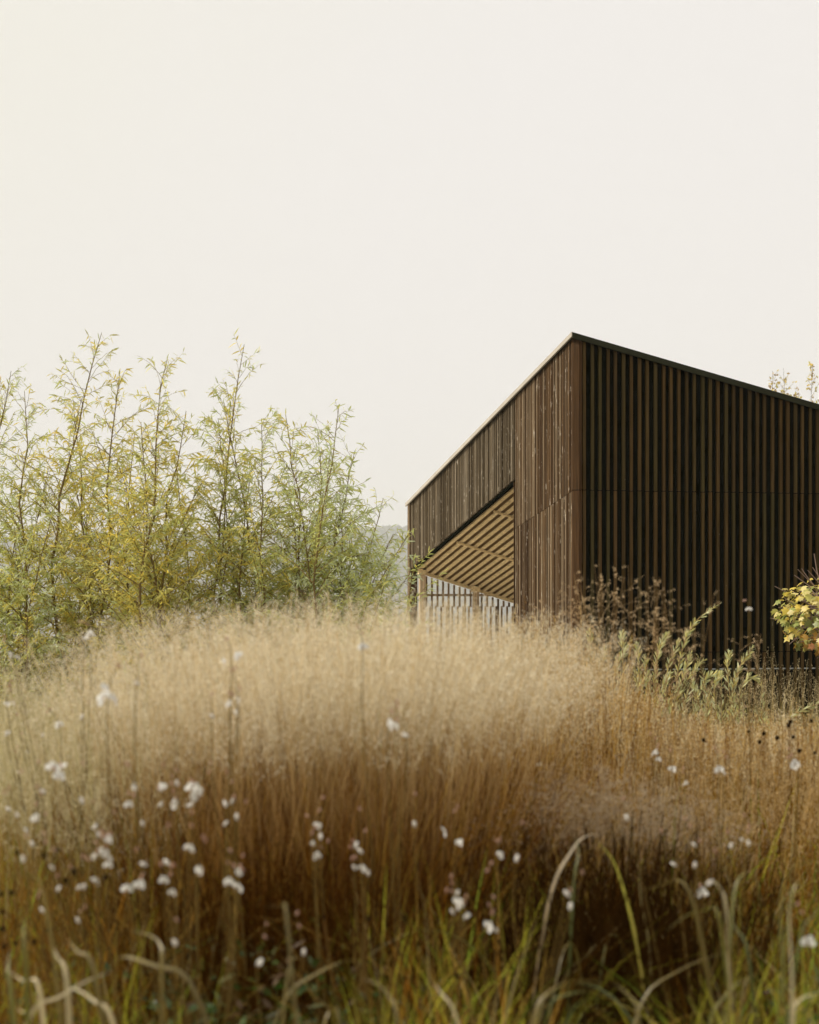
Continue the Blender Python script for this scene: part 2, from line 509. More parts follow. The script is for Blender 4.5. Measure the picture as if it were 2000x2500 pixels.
# screen at the far end
def b_at(px, a):
    sx, cx = math.sin(ANG), math.cos(ANG)
    X0, Y0 = CX - sx * a, CY + cx * a
    k = (px - 1000) / F
    return (k * Y0 - X0) / (cx - k * sx)

sc = bobj('slatted_screen', M['screen'], pav, box(b_at(1036, Ly), SXW, Ly - 0.02, Ly + 0.03, 1.80, 1.845))   # its rail
xb = b_at(1038, Ly)
i = 0
while xb < SXW:
    bobj('lath', M['screen'], sc, box(xb, xb + 0.035, Ly - 0.055, Ly - 0.021, 0.0 if i % 3 == 1 else 1.585, lambda x, y: sof_z(x, y) - 0.031))
    bobj('lath', M['screen'], sc, box(xb - 0.016, xb + 0.018, Ly + 0.031, Ly + 0.062, 0.0, 1.60))
    xb += 0.1145; i += 1
for px in (1024, 1155):
    b0 = b_at(px, Ly - 0.3)
    pz = sof_z(b0 + 0.06, Ly - 0.3) - 0.004
    po = bobj('post', M['post'], pav, box(b0, b0 + 0.115, Ly - 0.36, Ly - 0.25, 0.0, pz - 0.09))
    bobj('bracket', M['soffit'], po, box(b0 - 0.025, b0 + 0.125, Ly - 0.375, Ly - 0.235, pz - 0.089, lambda x, y: sof_z(x, y) - 0.004))
# inner walls of the closed room, and its far sides
bobj('inner_wall', M['screen'], pav, box(0.11, Lx - 0.1, A1 - 0.10, A1 - 0.005, 0.0, lambda x, y: roof_z(x, y) - 0.02))
bobj('inner_wall', M['screen'], pav, box(SXW + 0.01, SXW + 0.09, A1, Ly, 0.0, lambda x, y: roof_z(x, y) - 0.02))
bobj('end_wall', M['back'], pav, box(Lx - 0.09, Lx - 0.002, 0.102, Ly, 0.0, lambda x, y: roof_z(x, y) - 0.02))
M['bounce_pale'] = plain_mat('pale_bounce_floor', (0.66, 0.60, 0.50), 0.95, noise=0.25, scale=40)
bounce_slab = bobj('bounce_floor', M['bounce_pale'], None, box(-5.5, Lx - 0.12, A1 - 0.8, Ly + 6.0, -0.08, 0.012))  # unseen pale floor, added to bounce sunlight up onto the soffit
bounce_slab.location = (CX, CY, 0); bounce_slab.rotation_euler = (0, 0, ANG); tag(bounce_slab, kind='structure')

# ------------------------------------------------------------------ woody plants
def curve(p0, p1, k, rng, bow=0.06, wob=0.02):
    p0 = np.asarray(p0, float); p1 = np.asarray(p1, float)
    t = np.linspace(0, 1, k)[:, None]
    L = np.linalg.norm(p1 - p0)
    b = rng.normal(0, 1, 3) * np.array([1, 1, 0.2]) * bow * L
    pts = p0 + (p1 - p0) * t + b * (np.sin(math.pi * t))
    w = np.cumsum(rng.normal(0, wob * L / k, (k, 3)), 0)
    return pts + w * np.array([1, 1, 0.3]) * np.sin(math.pi * t * 0.9)


def lin(P_, t):
    """interpolate polylines P_ (n,k,3) at t (n,m)"""
    n, k, _ = P_.shape
    u = np.clip(t, 0, 1) * (k - 1)
    i = np.minimum(u.astype(int), k - 2); f = (u - i)[..., None]
    a = np.arange(n)[:, None]
    return P_[a, i] * (1 - f) + P_[a, i + 1] * f


def unit(v):
    return v / (np.linalg.norm(v, axis=-1, keepdims=True) + 1e-9)


WCOL = np.array([[0.84, 0.68, 0.14], [0.70, 0.65, 0.20], [0.58, 0.61, 0.20], [0.68, 0.74, 0.46], [0.78, 0.66, 0.20]])


def willow(name, label, base_px, stems, Z, seed, colw, leaf_l=0.078, dens=1.0, group='willows'):
    """stems: (bx, tip px, tip py, weight); one bush with stems, twigs and narrow leaves"""
    rng = np.random.default_rng(seed)
    root_pt = P(base_px, HOR, Z); root_pt[2] = 0
    t_ = empty(name, root_pt)
    tag(t_, label, 'willow', group)
    S, T, LF = Acc(), Acc(), Acc()
    for (bx, tx, ty, wgt) in stems:
        zt = Z + rng.uniform(-0.7, 0.7)
        p0 = P(bx, HOR, Z + rng.uniform(-0.25, 0.25)); p0[2] = -0.03
        p1 = P(tx, ty, zt)
        pts = curve(p0, p1, 14, rng, 0.06, 0.09)
        H = np.linalg.norm(p1 - p0)
        r0 = 0.0033 * H * (0.8 + 0.4 * wgt)
        tt = np.linspace(0, 1, 14)
        S.tubes((pts - root_pt)[None], (r0 * (1 - tt) ** 0.8 + 0.0025)[None], np.broadcast_to(np.array([0.19, 0.135, 0.055]), (1, 14, 3)), 6)
        # side twigs
        nb = int(78 * wgt * dens * H / 3.5)
        tb = 0.10 + 0.88 * ((np.arange(nb) + rng.uniform(0, 1, nb)) / nb) ** 1.12
        pb_ = lin(pts[None], tb[None])[0]
        az = rng.uniform(0, 2 * math.pi, nb)
        el = rng.uniform(0.45, 1.15, nb)
        ln = (0.95 * (1 - tb) ** 0.65 + 0.22) * rng.uniform(0.55, 1.15, nb) * min(1, H / 3.2)
        d = np.stack([np.cos(az) * np.cos(el), np.sin(az) * np.cos(el), np.sin(el)], 1)
        u = np.linspace(0, 1, 7)
        droop = rng.uniform(0.05, 0.45, nb)
        tw = pb_[:, None] + d[:, None] * (ln[:, None] * u)[..., None]
        tw[..., 2] -= droop[:, None] * ln[:, None] * u ** 2.2
        tw += np.cumsum(rng.normal(0, 0.006, tw.shape), 1)
        wtw = (0.0032 * (1 - u) + 0.0013)[None] * np.clip(ln[:, None] / 0.7, 0.5, 1.3)
        T.tubes(tw - root_pt, wtw, np.broadcast_to(np.array([0.24, 0.17, 0.07]), tw.shape), 3)
        # leaves along twigs, and on the stem tip
        nl = 47
        tl = 0.10 + 0.9 * (np.arange(nl)[None] + rng.uniform(0, 1, (nb, nl))) / nl
        pl = lin(tw, tl).reshape(-1, 3)
        tan = unit(np.repeat(tw[:, -1] - tw[:, 1], nl, 0))
        keep = rng.uniform(0, 1, len(pl)) < np.repeat(np.clip(1.9 * (1.06 - tb), 0.22, 1.0), nl)
        cluster = np.repeat(rng.uniform(0, 1, nb), nl)
        pl, tan, cluster = pl[keep], tan[keep], cluster[keep]
        ns = 40
        ts_ = rng.uniform(0.6, 1.0, ns)
        ps = lin(pts[None], ts_[None])[0]
        pl = np.concatenate([pl, ps]); tan = np.concatenate([tan, np.tile(unit(pts[-1] - pts[-3]), (ns, 1))]); cluster = np.concatenate([cluster, rng.uniform(0, 1, ns)])
        m = len(pl)
        dl = unit(tan * 0.75 + rng.normal(0, 0.55, (m, 3)) + np.array([0, 0, -0.30]))
        L_ = leaf_l * rng.uniform(0.6, 1.2, m)
        w_ = L_ * rng.uniform(0.12, 0.18, m)
        sd = unit(np.cross(dl, rng.normal(0, 1, (m, 3))))
        uu = np.array([0.0, 0.33, 0.68, 1.0])
        lp = pl[:, None] + dl[:, None] * (L_[:, None] * uu)[..., None]
        lp[..., 2] -= (0.22 * L_)[:, None] * uu ** 2 * rng.uniform(0, 1.4, (m, 1))
        ww = w_[:, None] * np.array([0.2, 1.0, 0.72, 0.02])[None]
        pick = (cluster * 0.6 + rng.uniform(0, 0.4, m))
        ci = np.searchsorted(np.cumsum(colw), pick * 0.999 * np.sum(colw))
        col = WCOL[np.clip(ci, 0, 4)] * rng.uniform(0.75, 1.2, (m, 1))
        LF.ribbons(lp - root_pt, ww, np.repeat(col[:, None], 4, 1), side=sd)
    link('trunk', S.mesh('trunk', True), M['bark'], t_)
    o = link('twigs', T.mesh('twigs'), M['bark'], t_); tag(o, kind='stuff')
    o = link('crown', LF.mesh('crown'), M['willow'], t_); tag(o, kind='stuff')
    return t_


YEL = [0.33, 0.30, 0.14, 0.13, 0.10]
MIX = [0.20, 0.28, 0.24, 0.22, 0.06]
GRN = [0.06, 0.20, 0.32, 0.40, 0.02]
willow('willow_bush', 'yellow-green willow bush cut off by the left edge of the photo', 40,
       [(25, 22, 905, 1), (60, 62, 960, 1), (95, 110, 1140, .9), (10, -30, 980, .9), (40, 70, 1180, .9), (80, 135, 1260, .8), (0, -60, 1150, .8), (30, 30, 1300, .8)], 17.0, 21, MIX)
willow('willow_bush', 'tallest willow bush, second from the left edge', 215,
       [(215, 238, 810, 1.1), (205, 185, 975, 1), (225, 300, 905, 1), (210, 160, 1110, .9), (225, 330, 1060, .9), (215, 240, 1150, .9), (205, 140, 1270, .8), (235, 300, 1280, .8)], 17.4, 22, YEL)
willow('willow_bush', 'golden willow bush with stems fanning out of the blonde grass', 380,
       [(370, 408, 880, 1.0), (360, 345, 1030, 1), (385, 460, 1000, 1), (400, 520, 1020, 1), (365, 290, 1130, .9), (395, 430, 1120, .9), (420, 505, 1180, .9), (355, 320, 1270, .8), (430, 560, 1290, .8), (350, 400, 1400, .8), (420, 480, 1380, .8)], 16.6, 23, YEL)
willow('willow_bush', 'willow bush with one thin spire above the others, fourth from the left', 620,
       [(600, 588, 835, .75), (610, 555, 985, 1), (625, 640, 1020, 1), (640, 705, 1015, 1), (600, 520, 1130, .9), (630, 610, 1130, .9), (655, 700, 1160, .9), (670, 760, 1260, .8), (590, 560, 1280, .8), (640, 660, 1370, .8), (600, 600, 1400, .8), (680, 720, 1400, .8)], 17.0, 24, MIX)
willow('willow_bush', 'grey-green willow bush arching towards the pavilion', 770,
       [(760, 820, 990, .7), (765, 765, 1050, 1), (780, 870, 1100, 1), (790, 935, 1215, 1), (800, 1005, 1300, .9), (750, 720, 1150, .9), (775, 830, 1200, .9), (800, 905, 1310, .8), (760, 760, 1290, .8), (800, 960, 1370, .7), (810, 1000, 1400, .7), (790, 900, 1420, .7), (740, 800, 1400, .7), (800, 955, 1300, .8), (790, 860, 1250, .8), (805, 1010, 1350, .7)], 16.8, 25, GRN)

# thin yellowing saplings behind the roof
def sapling(label, px, tip_py, Z, seed, nleaf):
    rng = np.random.default_rng(seed)
    g = P(px, HOR, Z); g[2] = float(ground_z(g[0], Z))
    t_ = empty('sapling', g); tag(t_, label, 'tree', 'saplings behind the roof')
    tip = P(px + rng.uniform(-8, 8), tip_py, Z)
    pts = curve(g, tip, 16, rng, 0.012, 0.03)
    H = tip[2] - g[2]
    S = Acc(); LF = Acc()
    tt = np.linspace(0, 1, 16)
    S.tubes((pts - g)[None], (0.05 * (1 - tt) ** 1.6 + 0.004)[None], np.broadcast_to(np.array([0.22, 0.17, 0.11]), (1, 16, 3)), 6)
    link('trunk', S.mesh('trunk', True), M['bark'], t_)
    S = Acc()
    nb = 46
    tb = rng.uniform(0.45, 0.99, nb)
    pb_ = lin(pts[None], tb[None])[0]
    az = rng.uniform(0, 6.28, nb); el = rng.uniform(0.6, 1.2, nb)
    ln = (1.5 * (1 - tb) + 0.25) * rng.uniform(0.6, 1.1, nb)
    d = np.stack([np.cos(az) * np.cos(el), np.sin(az) * np.cos(el), np.sin(el)], 1)
    tw = pb_[:, None] + d[:, None] * (ln[:, None] * np.linspace(0, 1, 5))[..., None]
    S.tubes(tw - g, np.broadcast_to(np.linspace(0.005, 0.002, 5), (nb, 5)), np.broadcast_to(np.array([0.26, 0.20, 0.13]), (nb, 5, 3)), 3)
    tag(link('twigs', S.mesh('twigs'), M['bark'], t_), kind='stuff')
    k = nleaf
    pl = lin(tw, rng.uniform(0.2, 1, (nb, k))).reshape(-1, 3) + rng.normal(0, 0.03, (nb * k, 3))
    m = len(pl)
    dd = unit(rng.normal(0, 1, (m, 3))) * rng.uniform(0.03, 0.055, (m, 1)); s_ = unit(np.cross(dd, rng.normal(0, 1, (m, 3)))) * 0.028
    pal = np.array([[0.80, 0.62, 0.16], [0.66, 0.58, 0.18], [0.55, 0.38, 0.14]])
    LF.lozenges(pl - g, dd, s_, pal[rng.integers(0, 3, m)] * rng.uniform(0.7, 1.2, (m, 1)))
    tag(link('crown', LF.mesh('crown'), M['leaf'], t_), kind='stuff')


sapling('leftmost thin sapling with sparse yellow leaves above the roof slope', 1880, 905, 47, 31, 4)
sapling('middle thin sapling with a bare leader above the roof slope', 1918, 900, 48, 32, 3)
sapling('rightmost leafier sapling rising over the low end of the roof', 1988, 890, 46, 33, 7)
sapling('short bushy sapling just clearing the roof edge between two taller saplings', 1950, 955, 47.5, 34, 4)

# yellow maple at the right edge
def maple():
    rng = np.random.default_rng(41)
    Z = 22.5
    c = P(2028, 1500, Z)
    g = np.array([c[0], c[1], 0.0])
    t_ = empty('maple_tree', g); tag(t_, 'small yellow maple in front of the dark wall at the right edge', 'tree')
    S = Acc(); S.tubes(curve((0, 0, -0.05), (0.0, 0, c[2] + 0.2), 8, rng, 0.01, 0.02)[None], np.linspace(0.035, 0.014, 8)[None], np.full((1, 8, 3), 0.14) * np.array([1, .85, .7]), 7)
    link('trunk', S.mesh('trunk', True), M['bark'], t_)
    S = Acc()
    nb = 95
    dirs = unit(rng.normal(0, 1, (nb, 3)) * np.array([1, 1, 0.85]) + np.array([0, 0, 0.2]))
    rad = np.array([0.68, 0.62, 0.56])
    start = c + np.stack([np.zeros(nb), np.zeros(nb), rng.uniform(-0.35, 0.2, nb)], 1)
    end = c + dirs * rad * rng.uniform(0.85, 1.05, (nb, 1))
    bare = dirs[:, 2] > 0.62
    end[bare] -= dirs[bare] * rng.uniform(0.05, 0.25, (bare.sum(), 1))
    tw = start[:, None] + (end - start)[:, None] * np.linspace(0, 1, 6)[None, :, None]
    tw += np.cumsum(rng.normal(0, 0.012, tw.shape), 1) * np.linspace(0, 1, 6)[None, :, None]
    S.tubes(tw - g, np.broadcast_to(np.linspace(0.011, 0.0045, 6), (nb, 6)), np.broadcast_to(np.array([0.26, 0.19, 0.15]), (nb, 6, 3)), 4)
    ex = [P(1988, 1352, Z), P(1949, 1390, Z), P(1958, 1388, Z), P(1972, 1392, Z - .1), P(1940, 1404, Z), P(1984, 1385, Z)]
    tw2 = np.stack([curve(c + np.array([0, 0, 0.15]), e, 6, rng, 0.03, 0.03) for e in ex])
    S.tubes(tw2 - g, np.broadcast_to(np.linspace(0.010, 0.005, 6), (len(ex), 6)), np.broadcast_to(np.array([0.28, 0.2, 0.16]), (len(ex), 6, 3)), 5)
    tag(link('twigs', S.mesh('twigs'), M['bark'], t_), kind='stuff')
    # five-lobed leaves
    ang = np.radians([-90, -60, -38, -12, 8, 30, 48, 66, 90, 114, 132, 150, 172, 192, 218, 240])
    rad_ = np.array([0.30, 0.48, 0.44, 0.80, 0.42, 0.86, 0.66, 0.60, 1.0, 0.60, 0.66, 0.86, 0.42, 0.80, 0.44, 0.48])
    shape = np.stack([np.cos(ang) * rad_, np.sin(ang) * rad_], 1)
    n = 820
    tdir = unit(rng.normal(0, 1, (n, 3)) * np.array([1, 1, 0.9]) + np.array([0, 0, -0.05]))
    fr = rng.uniform(0.62, 1.04, n) ** 0.7
    lump = 0.92 + 0.13 * np.sin(tdir[:, 0] * 5.1 + 1.0) * np.cos(tdir[:, 2] * 6.3) + 0.07 * np.sin(tdir[:, 1] * 9.0 + tdir[:, 2] * 7.0)
    pos = c + tdir * np.array([0.68, 0.62, 0.55]) * (fr * lump)[:, None]
    # keep the sparse top
    keep = (tdir[:, 2] < 0.55) | (rng.uniform(0, 1, n) < 0.55)
    pos, tdir = pos[keep], tdir[keep]
    n = len(pos)
    nor = unit(tdir * 0.7 + np.array([0, 0, 0.75]) + rng.normal(0, 0.38, (n, 3)))
    up = unit(tdir * np.array([1, 1, 0.2]) + np.array([0, 0, -0.75]) + rng.normal(0, 0.35, (n, 3)))
    ax = unit(np.cross(up, nor)); up = unit(np.cross(nor, ax))
    sz = rng.uniform(0.045, 0.086, n)
    v = pos[:, None] + (ax[:, None] * shape[None, :, :1] + up[:, None] * shape[None, :, 1:]) * sz[:, None, None]
    cur = (shape ** 2).sum(1)[None, :, None] * nor[:, None] * (-0.25 * sz)[:, None, None]
    v = np.concatenate([v + cur, pos[:, None]], 1)
    m = len(ang)
    pal = np.array([[0.72, 0.56, 0.10], [0.74, 0.63, 0.24], [0.56, 0.53, 0.15], [0.34, 0.38, 0.10], [0.60, 0.34, 0.06]])
    h = tdir[:, 2]
    pr = rng.uniform(0, 1, n) - 0.25 * h
    ci = np.clip((pr * 4.2).astype(int), 0, 3)
    ci[(h < -0.35) & (rng.uniform(0, 1, n) < 0.28)] = 4
    col = pal[ci] * rng.uniform(0.8, 1.15, (n, 1))
    red = (h < -0.55) & (rng.uniform(0, 1, n) < 0.15)
    col[red] = np.array([0.50, 0.20, 0.06])
    LF = Acc()
    tri = np.array([[m, j, (j + 1) % m] for j in range(m)])
    LF.add(v - g, np.repeat(col[:, None], m + 1, 1).reshape(-1, 3), tris=tri[None] + np.arange(n)[:, None, None] * (m + 1))
    tag(link('crown', LF.mesh('crown'), M['leaf'], t_), kind='stuff')


maple()

# pale shrub sprigs in front of the wall
def sprig_shrub(label, base_px, Z, tips, seed, filler):
    rng = np.random.default_rng(seed)
    g = P(base_px, HOR, Z); g[2] = 0
    t_ = empty('silver_leaved_shrub', g); tag(t_, label, 'shrub', 'pale shrubs before the dark wall')
    S, LF = Acc(), Acc()
    al = [(np.array(tp), 1.0) for tp in tips]
    for _ in range(filler[4]):
        al.append((np.array([(rng.uniform(filler[0], filler[1]), rng.uniform(filler[2], filler[3]))]), 0.8))
    for path, w in al:
        k = 14
        zt = Z + rng.uniform(-0.35, 0.35)
        b = P(base_px + rng.uniform(-45, 45), HOR, Z + rng.uniform(-0.2, 0.2)); b[2] = 0
        if len(path) == 1:
            e = P(path[0][0], path[0][1], zt)
            pts = curve(b, e, k, rng, 0.06, 0.04)
        else:
            ctrl = np.array([b] + [P(x, y, zt) for x, y in path])
            seg = np.linspace(0, 1, len(ctrl)); tt = np.linspace(0, 1, k)
            pts = np.stack([np.interp(tt, seg, ctrl[:, j]) for j in range(3)], 1)
            for _ in range(2):
                pts[1:-1] = (pts[:-2] + 2 * pts[1:-1] + pts[2:]) / 4
        S.tubes((pts - g)[None], np.linspace(0.008, 0.0025, k)[None], np.broadcast_to(np.array([0.27, 0.20, 0.09]), (1, k, 3)), 4)
        L = np.linalg.norm(np.diff(pts, axis=0), axis=1).sum()
        m = int(L / (0.0012 * Z) * w)
        tt = rng.uniform(0.25, 1.0, m)
        p = lin(pts[None], tt[None])[0]
        tan = unit(lin(pts[None], (tt + 0.03)[None])[0] - lin(pts[None], (tt - 0.05)[None])[0])
        out_ = unit(np.cross(tan, rng.normal(0, 1, (m, 3))))
        d = unit(tan * 0.9 + out_ * 0.6)
        ln = 0.0046 * Z * rng.uniform(0.7, 1.15, m) * np.clip((1.12 - tt) * 3.0, 0.4, 1)
        uu = np.array([0, 0.4, 0.75, 1.0])
        lp = p[:, None] + d[:, None] * (ln[:, None] * uu)[..., None]
        sd = unit(np.cross(d, rng.normal(0, 1, (m, 3))))
        ww = (ln * 0.155)[:, None] * np.array([0.35, 1, 0.85, 0.05])
        pal = np.array([[0.68, 0.67, 0.32], [0.62, 0.65, 0.38], [0.70, 0.60, 0.20], [0.54, 0.56, 0.25]])
        col = pal[rng.integers(0, 4, m)] * rng.uniform(0.8, 1.2, (m, 1))
        LF.ribbons(lp - g, ww, np.repeat(col[:, None], 4, 1), side=sd)
    link('stems', S.mesh('stems', True), M['bark'], t_)
    tag(link('foliage', LF.mesh('foliage'), M['leaf'], t_), kind='stuff')


sprig_shrub('pale green shrub with the one long sprig arching up over the dark wall', 1590, 13.6,
            [[(1650, 1650), (1672, 1560), (1700, 1510), (1760, 1473)], [(1625, 1640), (1660, 1560)], [(1600, 1620), (1615, 1570), (1632, 1545)],
             [(1640, 1720), (1690, 1640), (1722, 1610)], [(1560, 1620), (1555, 1570)], [(1520, 1600), (1520, 1538)], [(1545, 1690), (1590, 1650)], [(1440, 1600), (1438, 1536)], [(1665, 1660), (1688, 1592)], [(1470, 1640), (1475, 1580)], [(1500, 1640), (1540, 1560)], [(1580, 1660), (1575, 1600)], [(1700, 1700), (1725, 1655), (1760, 1640)], [(1610, 1690), (1640, 1640)]], 51, (1480, 1740, 1590, 1790, 36))
sprig_shrub('pale green shrub with two short upright sprigs beside the yellow maple', 1790, 13.4,
            [[(1785, 1680), (1810, 1620), (1840, 1580)], [(1775, 1640), (1783, 1588)], [(1800, 1700), (1825, 1650), (1852, 1660)], [(1740, 1680), (1765, 1640)], [(1700, 1700), (1690, 1660)]], 52, (1700, 1860, 1650, 1800, 30))
sprig_shrub('pale green shrub sprig leaning in below the maple at the right edge', 1950, 12.6,
            [[(1890, 1785), (1930, 1745), (1990, 1722), (2060, 1690)], [(1880, 1780), (1870, 1755)], [(1960, 1860), (1985, 1790)], [(1900, 1850), (1885, 1790)]], 53, (1860, 2060, 1780, 1900, 18))

# ------------------------------------------------------------------ grasses
def culms(rng, bx, by, h, az, lean, k=8, power=1.9, bz=0.0):
    t = np.linspace(0, 1, k)[None]
    hx = lean[:, None] * h[:, None] * t ** power
    pts = np.stack([bx[:, None] + np.cos(az)[:, None] * hx, by[:, None] + np.sin(az)[:, None] * hx, bz + h[:, None] * t * (1 - 0.12 * lean[:, None] * t)], -1)
    return pts


def grad(c0, c1, k, n, rng, var=0.2, power=1.0):
    t = np.linspace(0, 1, k)[None, :, None] ** power
    c = np.asarray(c0) * (1 - t) + np.asarray(c1) * t
    return np.broadcast_to(c, (n, k, 3)) * rng.uniform(1 - var, 1 + var, (n, 1, 1))


def mixed(rng, stops, pal_w, k, n, var=0.25, power=1.0):
    """each blade takes one run of colours: stops[i] is a list of colours from base to tip"""
    t = np.linspace(0, 1, k) ** power
    runs = []
    for st in stops:
        st = np.array(st); u = np.linspace(0, 1, len(st))
        runs.append(np.stack([np.interp(t, u, st[:, j]) for j in range(3)], 1))
    runs = np.array(runs)
    pick = rng.choice(len(stops), n, p=np.array(pal_w) / np.sum(pal_w))
    return runs[pick] * rng.uniform(1 - var, 1 + var, (n, 1, 1))


def panicle(acc, rng, pts, t0, nodes_, lmax, el, spk, spl, spw, cb, cs, droop=0.0, wbr=0.0009):
    n = len(pts)
    t = t0 + (1 - t0) * (np.arange(nodes_)[None] + rng.uniform(0, 1, (n, nodes_))) / nodes_
    p = lin(pts, t).reshape(-1, 3)
    rel = ((t - t0) / (1 - t0)).reshape(-1)
    m = len(p)
    az = rng.uniform(0, 2 * math.pi, m)
    e = rng.uniform(el[0], el[1], m)
    ln = lmax * (1.05 - rel) ** 0.7 * rng.uniform(0.5, 1.2, m)
    d = np.stack([np.cos(az) * np.cos(e), np.sin(az) * np.cos(e), np.sin(e)], 1)
    u = np.array([0, 0.55, 1.0])
    br = p[:, None] + d[:, None] * (ln[:, None] * u)[..., None]
    br[..., 2] -= (droop * ln)[:, None] * u ** 2
    tint = rng.uniform(0.8, 1.2, (m, 1))
    acc.ribbons(br, np.broadcast_to(np.array([wbr, wbr * 0.8, wbr * 0.5]), (m, 3)), np.broadcast_to(np.asarray(cb) * tint, (m, 3))[:, None].repeat(3, 1), rng=rng)
    if spk:
        ts = rng.uniform(0.35, 1.0, (m, spk))
        c0 = (lin(br, ts) + rng.normal(0, 0.004, (m, spk, 3))).reshape(-1, 3)
        q = len(c0)
        dd = unit(rng.normal(0, 1, (q, 3)) + np.array([0, 0, 0.6])) * (spl * rng.uniform(0.7, 1.3, (q, 1)))
        ss = unit(np.cross(dd, rng.normal(0, 1, (q, 3)))) * spw
        acc.lozenges(c0, dd, ss, np.asarray(cs) * np.repeat(tint, spk, 0) * rng.uniform(0.8, 1.2, (q, 1)))


def blades(acc, rng, bx, by, ln, az, lean, w, c0, c1, k=7, power=2.2, var=0.25, col=None):
    """basal leaves that rise and arch over"""
    n = len(bx)
    t = np.linspace(0, 1, k)[None]
    hx = lean[:, None] * ln[:, None] * t ** power
    z = ln[:, None] * (t - (0.55 * lean[:, None] ** 1.5) * t ** 3)
    pts = np.stack([bx[:, None] + np.cos(az)[:, None] * hx, by[:, None] + np.sin(az)[:, None] * hx, np.maximum(z, 0.02)], -1)
    sa = az + math.pi / 2 + rng.normal(0, 0.7, n)
    side = np.stack([np.cos(sa), np.sin(sa), np.zeros(n)], 1)
    wp = np.array([0.7, 1, 1, 0.95, 0.8, 0.5, 0.05])[:k]
    acc.ribbons(pts, w[:, None] * wp[None], grad(c0, c1, k, n, rng, var) if col is None else col, side=side)


def xpx(px, Z):
    return (px - 1000.0) / F * Z


# blonde tufted grass: one large drift
def blonde():
    rng = np.random.default_rng(61)
    acc = Acc()
    cl = [(290, 6.9, 1.40, 110), (350, 6.3, 1.44, 150), (450, 5.8, 1.48, 170), (545, 6.3, 1.52, 170), (640, 5.7, 1.50, 180), (735, 6.2, 1.55, 180),
          (830, 5.7, 1.52, 180), (925, 6.1, 1.55, 180), (1010, 5.8, 1.50, 170), (1095, 6.4, 1.52, 160), (1180, 6.9, 1.50, 140), (1270, 7.4, 1.46, 110),
          (400, 7.5, 1.50, 130), (520, 7.7, 1.55, 150), (640, 7.4, 1.57, 150), (760, 7.8, 1.60, 160), (880, 7.4, 1.60, 160), (990, 7.7, 1.60, 160), (1100, 7.4, 1.57, 150), (1210, 8.1, 1.52, 120)]
    for px, Z, h0, n in cl:
        n = int(n * 0.8)
        tint = rng.uniform(0.20, 0.48)  # varies per clump and paints deep shade into stem bases and low blades
        cx = xpx(px, Z)
        rr_ = 0.13 * np.sqrt(rng.uniform(0, 1, n)); aa = rng.uniform(0, 6.283, n)
        bx, by = cx + rr_ * np.cos(aa), Z + rr_ * np.sin(aa)
        h = (h0 + 0.10) * np.clip(1 - rng.exponential(0.085, n), 0.845, 1.0)
        az = aa + rng.normal(0, 0.9, n); lean = rng.uniform(0.02, 0.36, n)
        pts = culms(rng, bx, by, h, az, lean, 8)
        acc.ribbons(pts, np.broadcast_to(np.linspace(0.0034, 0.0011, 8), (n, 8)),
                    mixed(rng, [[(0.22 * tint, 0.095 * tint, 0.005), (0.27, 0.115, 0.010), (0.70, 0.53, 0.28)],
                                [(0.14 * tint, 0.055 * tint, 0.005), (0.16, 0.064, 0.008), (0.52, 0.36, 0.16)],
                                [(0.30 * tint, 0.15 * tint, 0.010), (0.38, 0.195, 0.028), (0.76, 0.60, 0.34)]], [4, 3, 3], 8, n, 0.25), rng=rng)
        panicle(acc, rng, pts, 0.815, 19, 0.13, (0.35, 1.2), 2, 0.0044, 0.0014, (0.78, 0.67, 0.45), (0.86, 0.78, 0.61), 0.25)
        nb = 430
        rr_ = 0.17 * np.sqrt(rng.uniform(0, 1, nb)); aa = rng.uniform(0, 6.283, nb)
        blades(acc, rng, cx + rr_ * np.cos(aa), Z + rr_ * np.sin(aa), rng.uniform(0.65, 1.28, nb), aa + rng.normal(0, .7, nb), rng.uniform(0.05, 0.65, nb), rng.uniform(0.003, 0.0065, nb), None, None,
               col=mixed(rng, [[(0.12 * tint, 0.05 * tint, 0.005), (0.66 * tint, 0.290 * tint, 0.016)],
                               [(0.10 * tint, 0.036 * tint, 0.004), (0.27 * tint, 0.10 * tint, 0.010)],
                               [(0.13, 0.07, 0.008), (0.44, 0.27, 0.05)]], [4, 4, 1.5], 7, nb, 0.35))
    # bent and flopped blades on the near side of the drift
    nb = 300
    px = rng.uniform(200, 1350, nb); Z = rng.uniform(4.9, 5.9, nb)
    blades(acc, rng, xpx(px, Z), Z, rng.uniform(0.6, 1.15, nb), rng.uniform(0, 6.28, nb), rng.uniform(0.3, 1.1, nb), rng.uniform(0.003, 0.007, nb), None, None,
           col=mixed(rng, [[(0.20, 0.10, 0.012), (0.46, 0.28, 0.07)], [(0.13, 0.13, 0.012), (0.30, 0.26, 0.03)]], [3, 1], 7, nb, 0.4))
    tag(link('blonde_tufted_grass', acc.mesh('blonde_tufted_grass'), M['grass']), 'drift of blonde feathery tufted grass with rust-brown stems in the middle', 'grass', kind='stuff')


blonde()


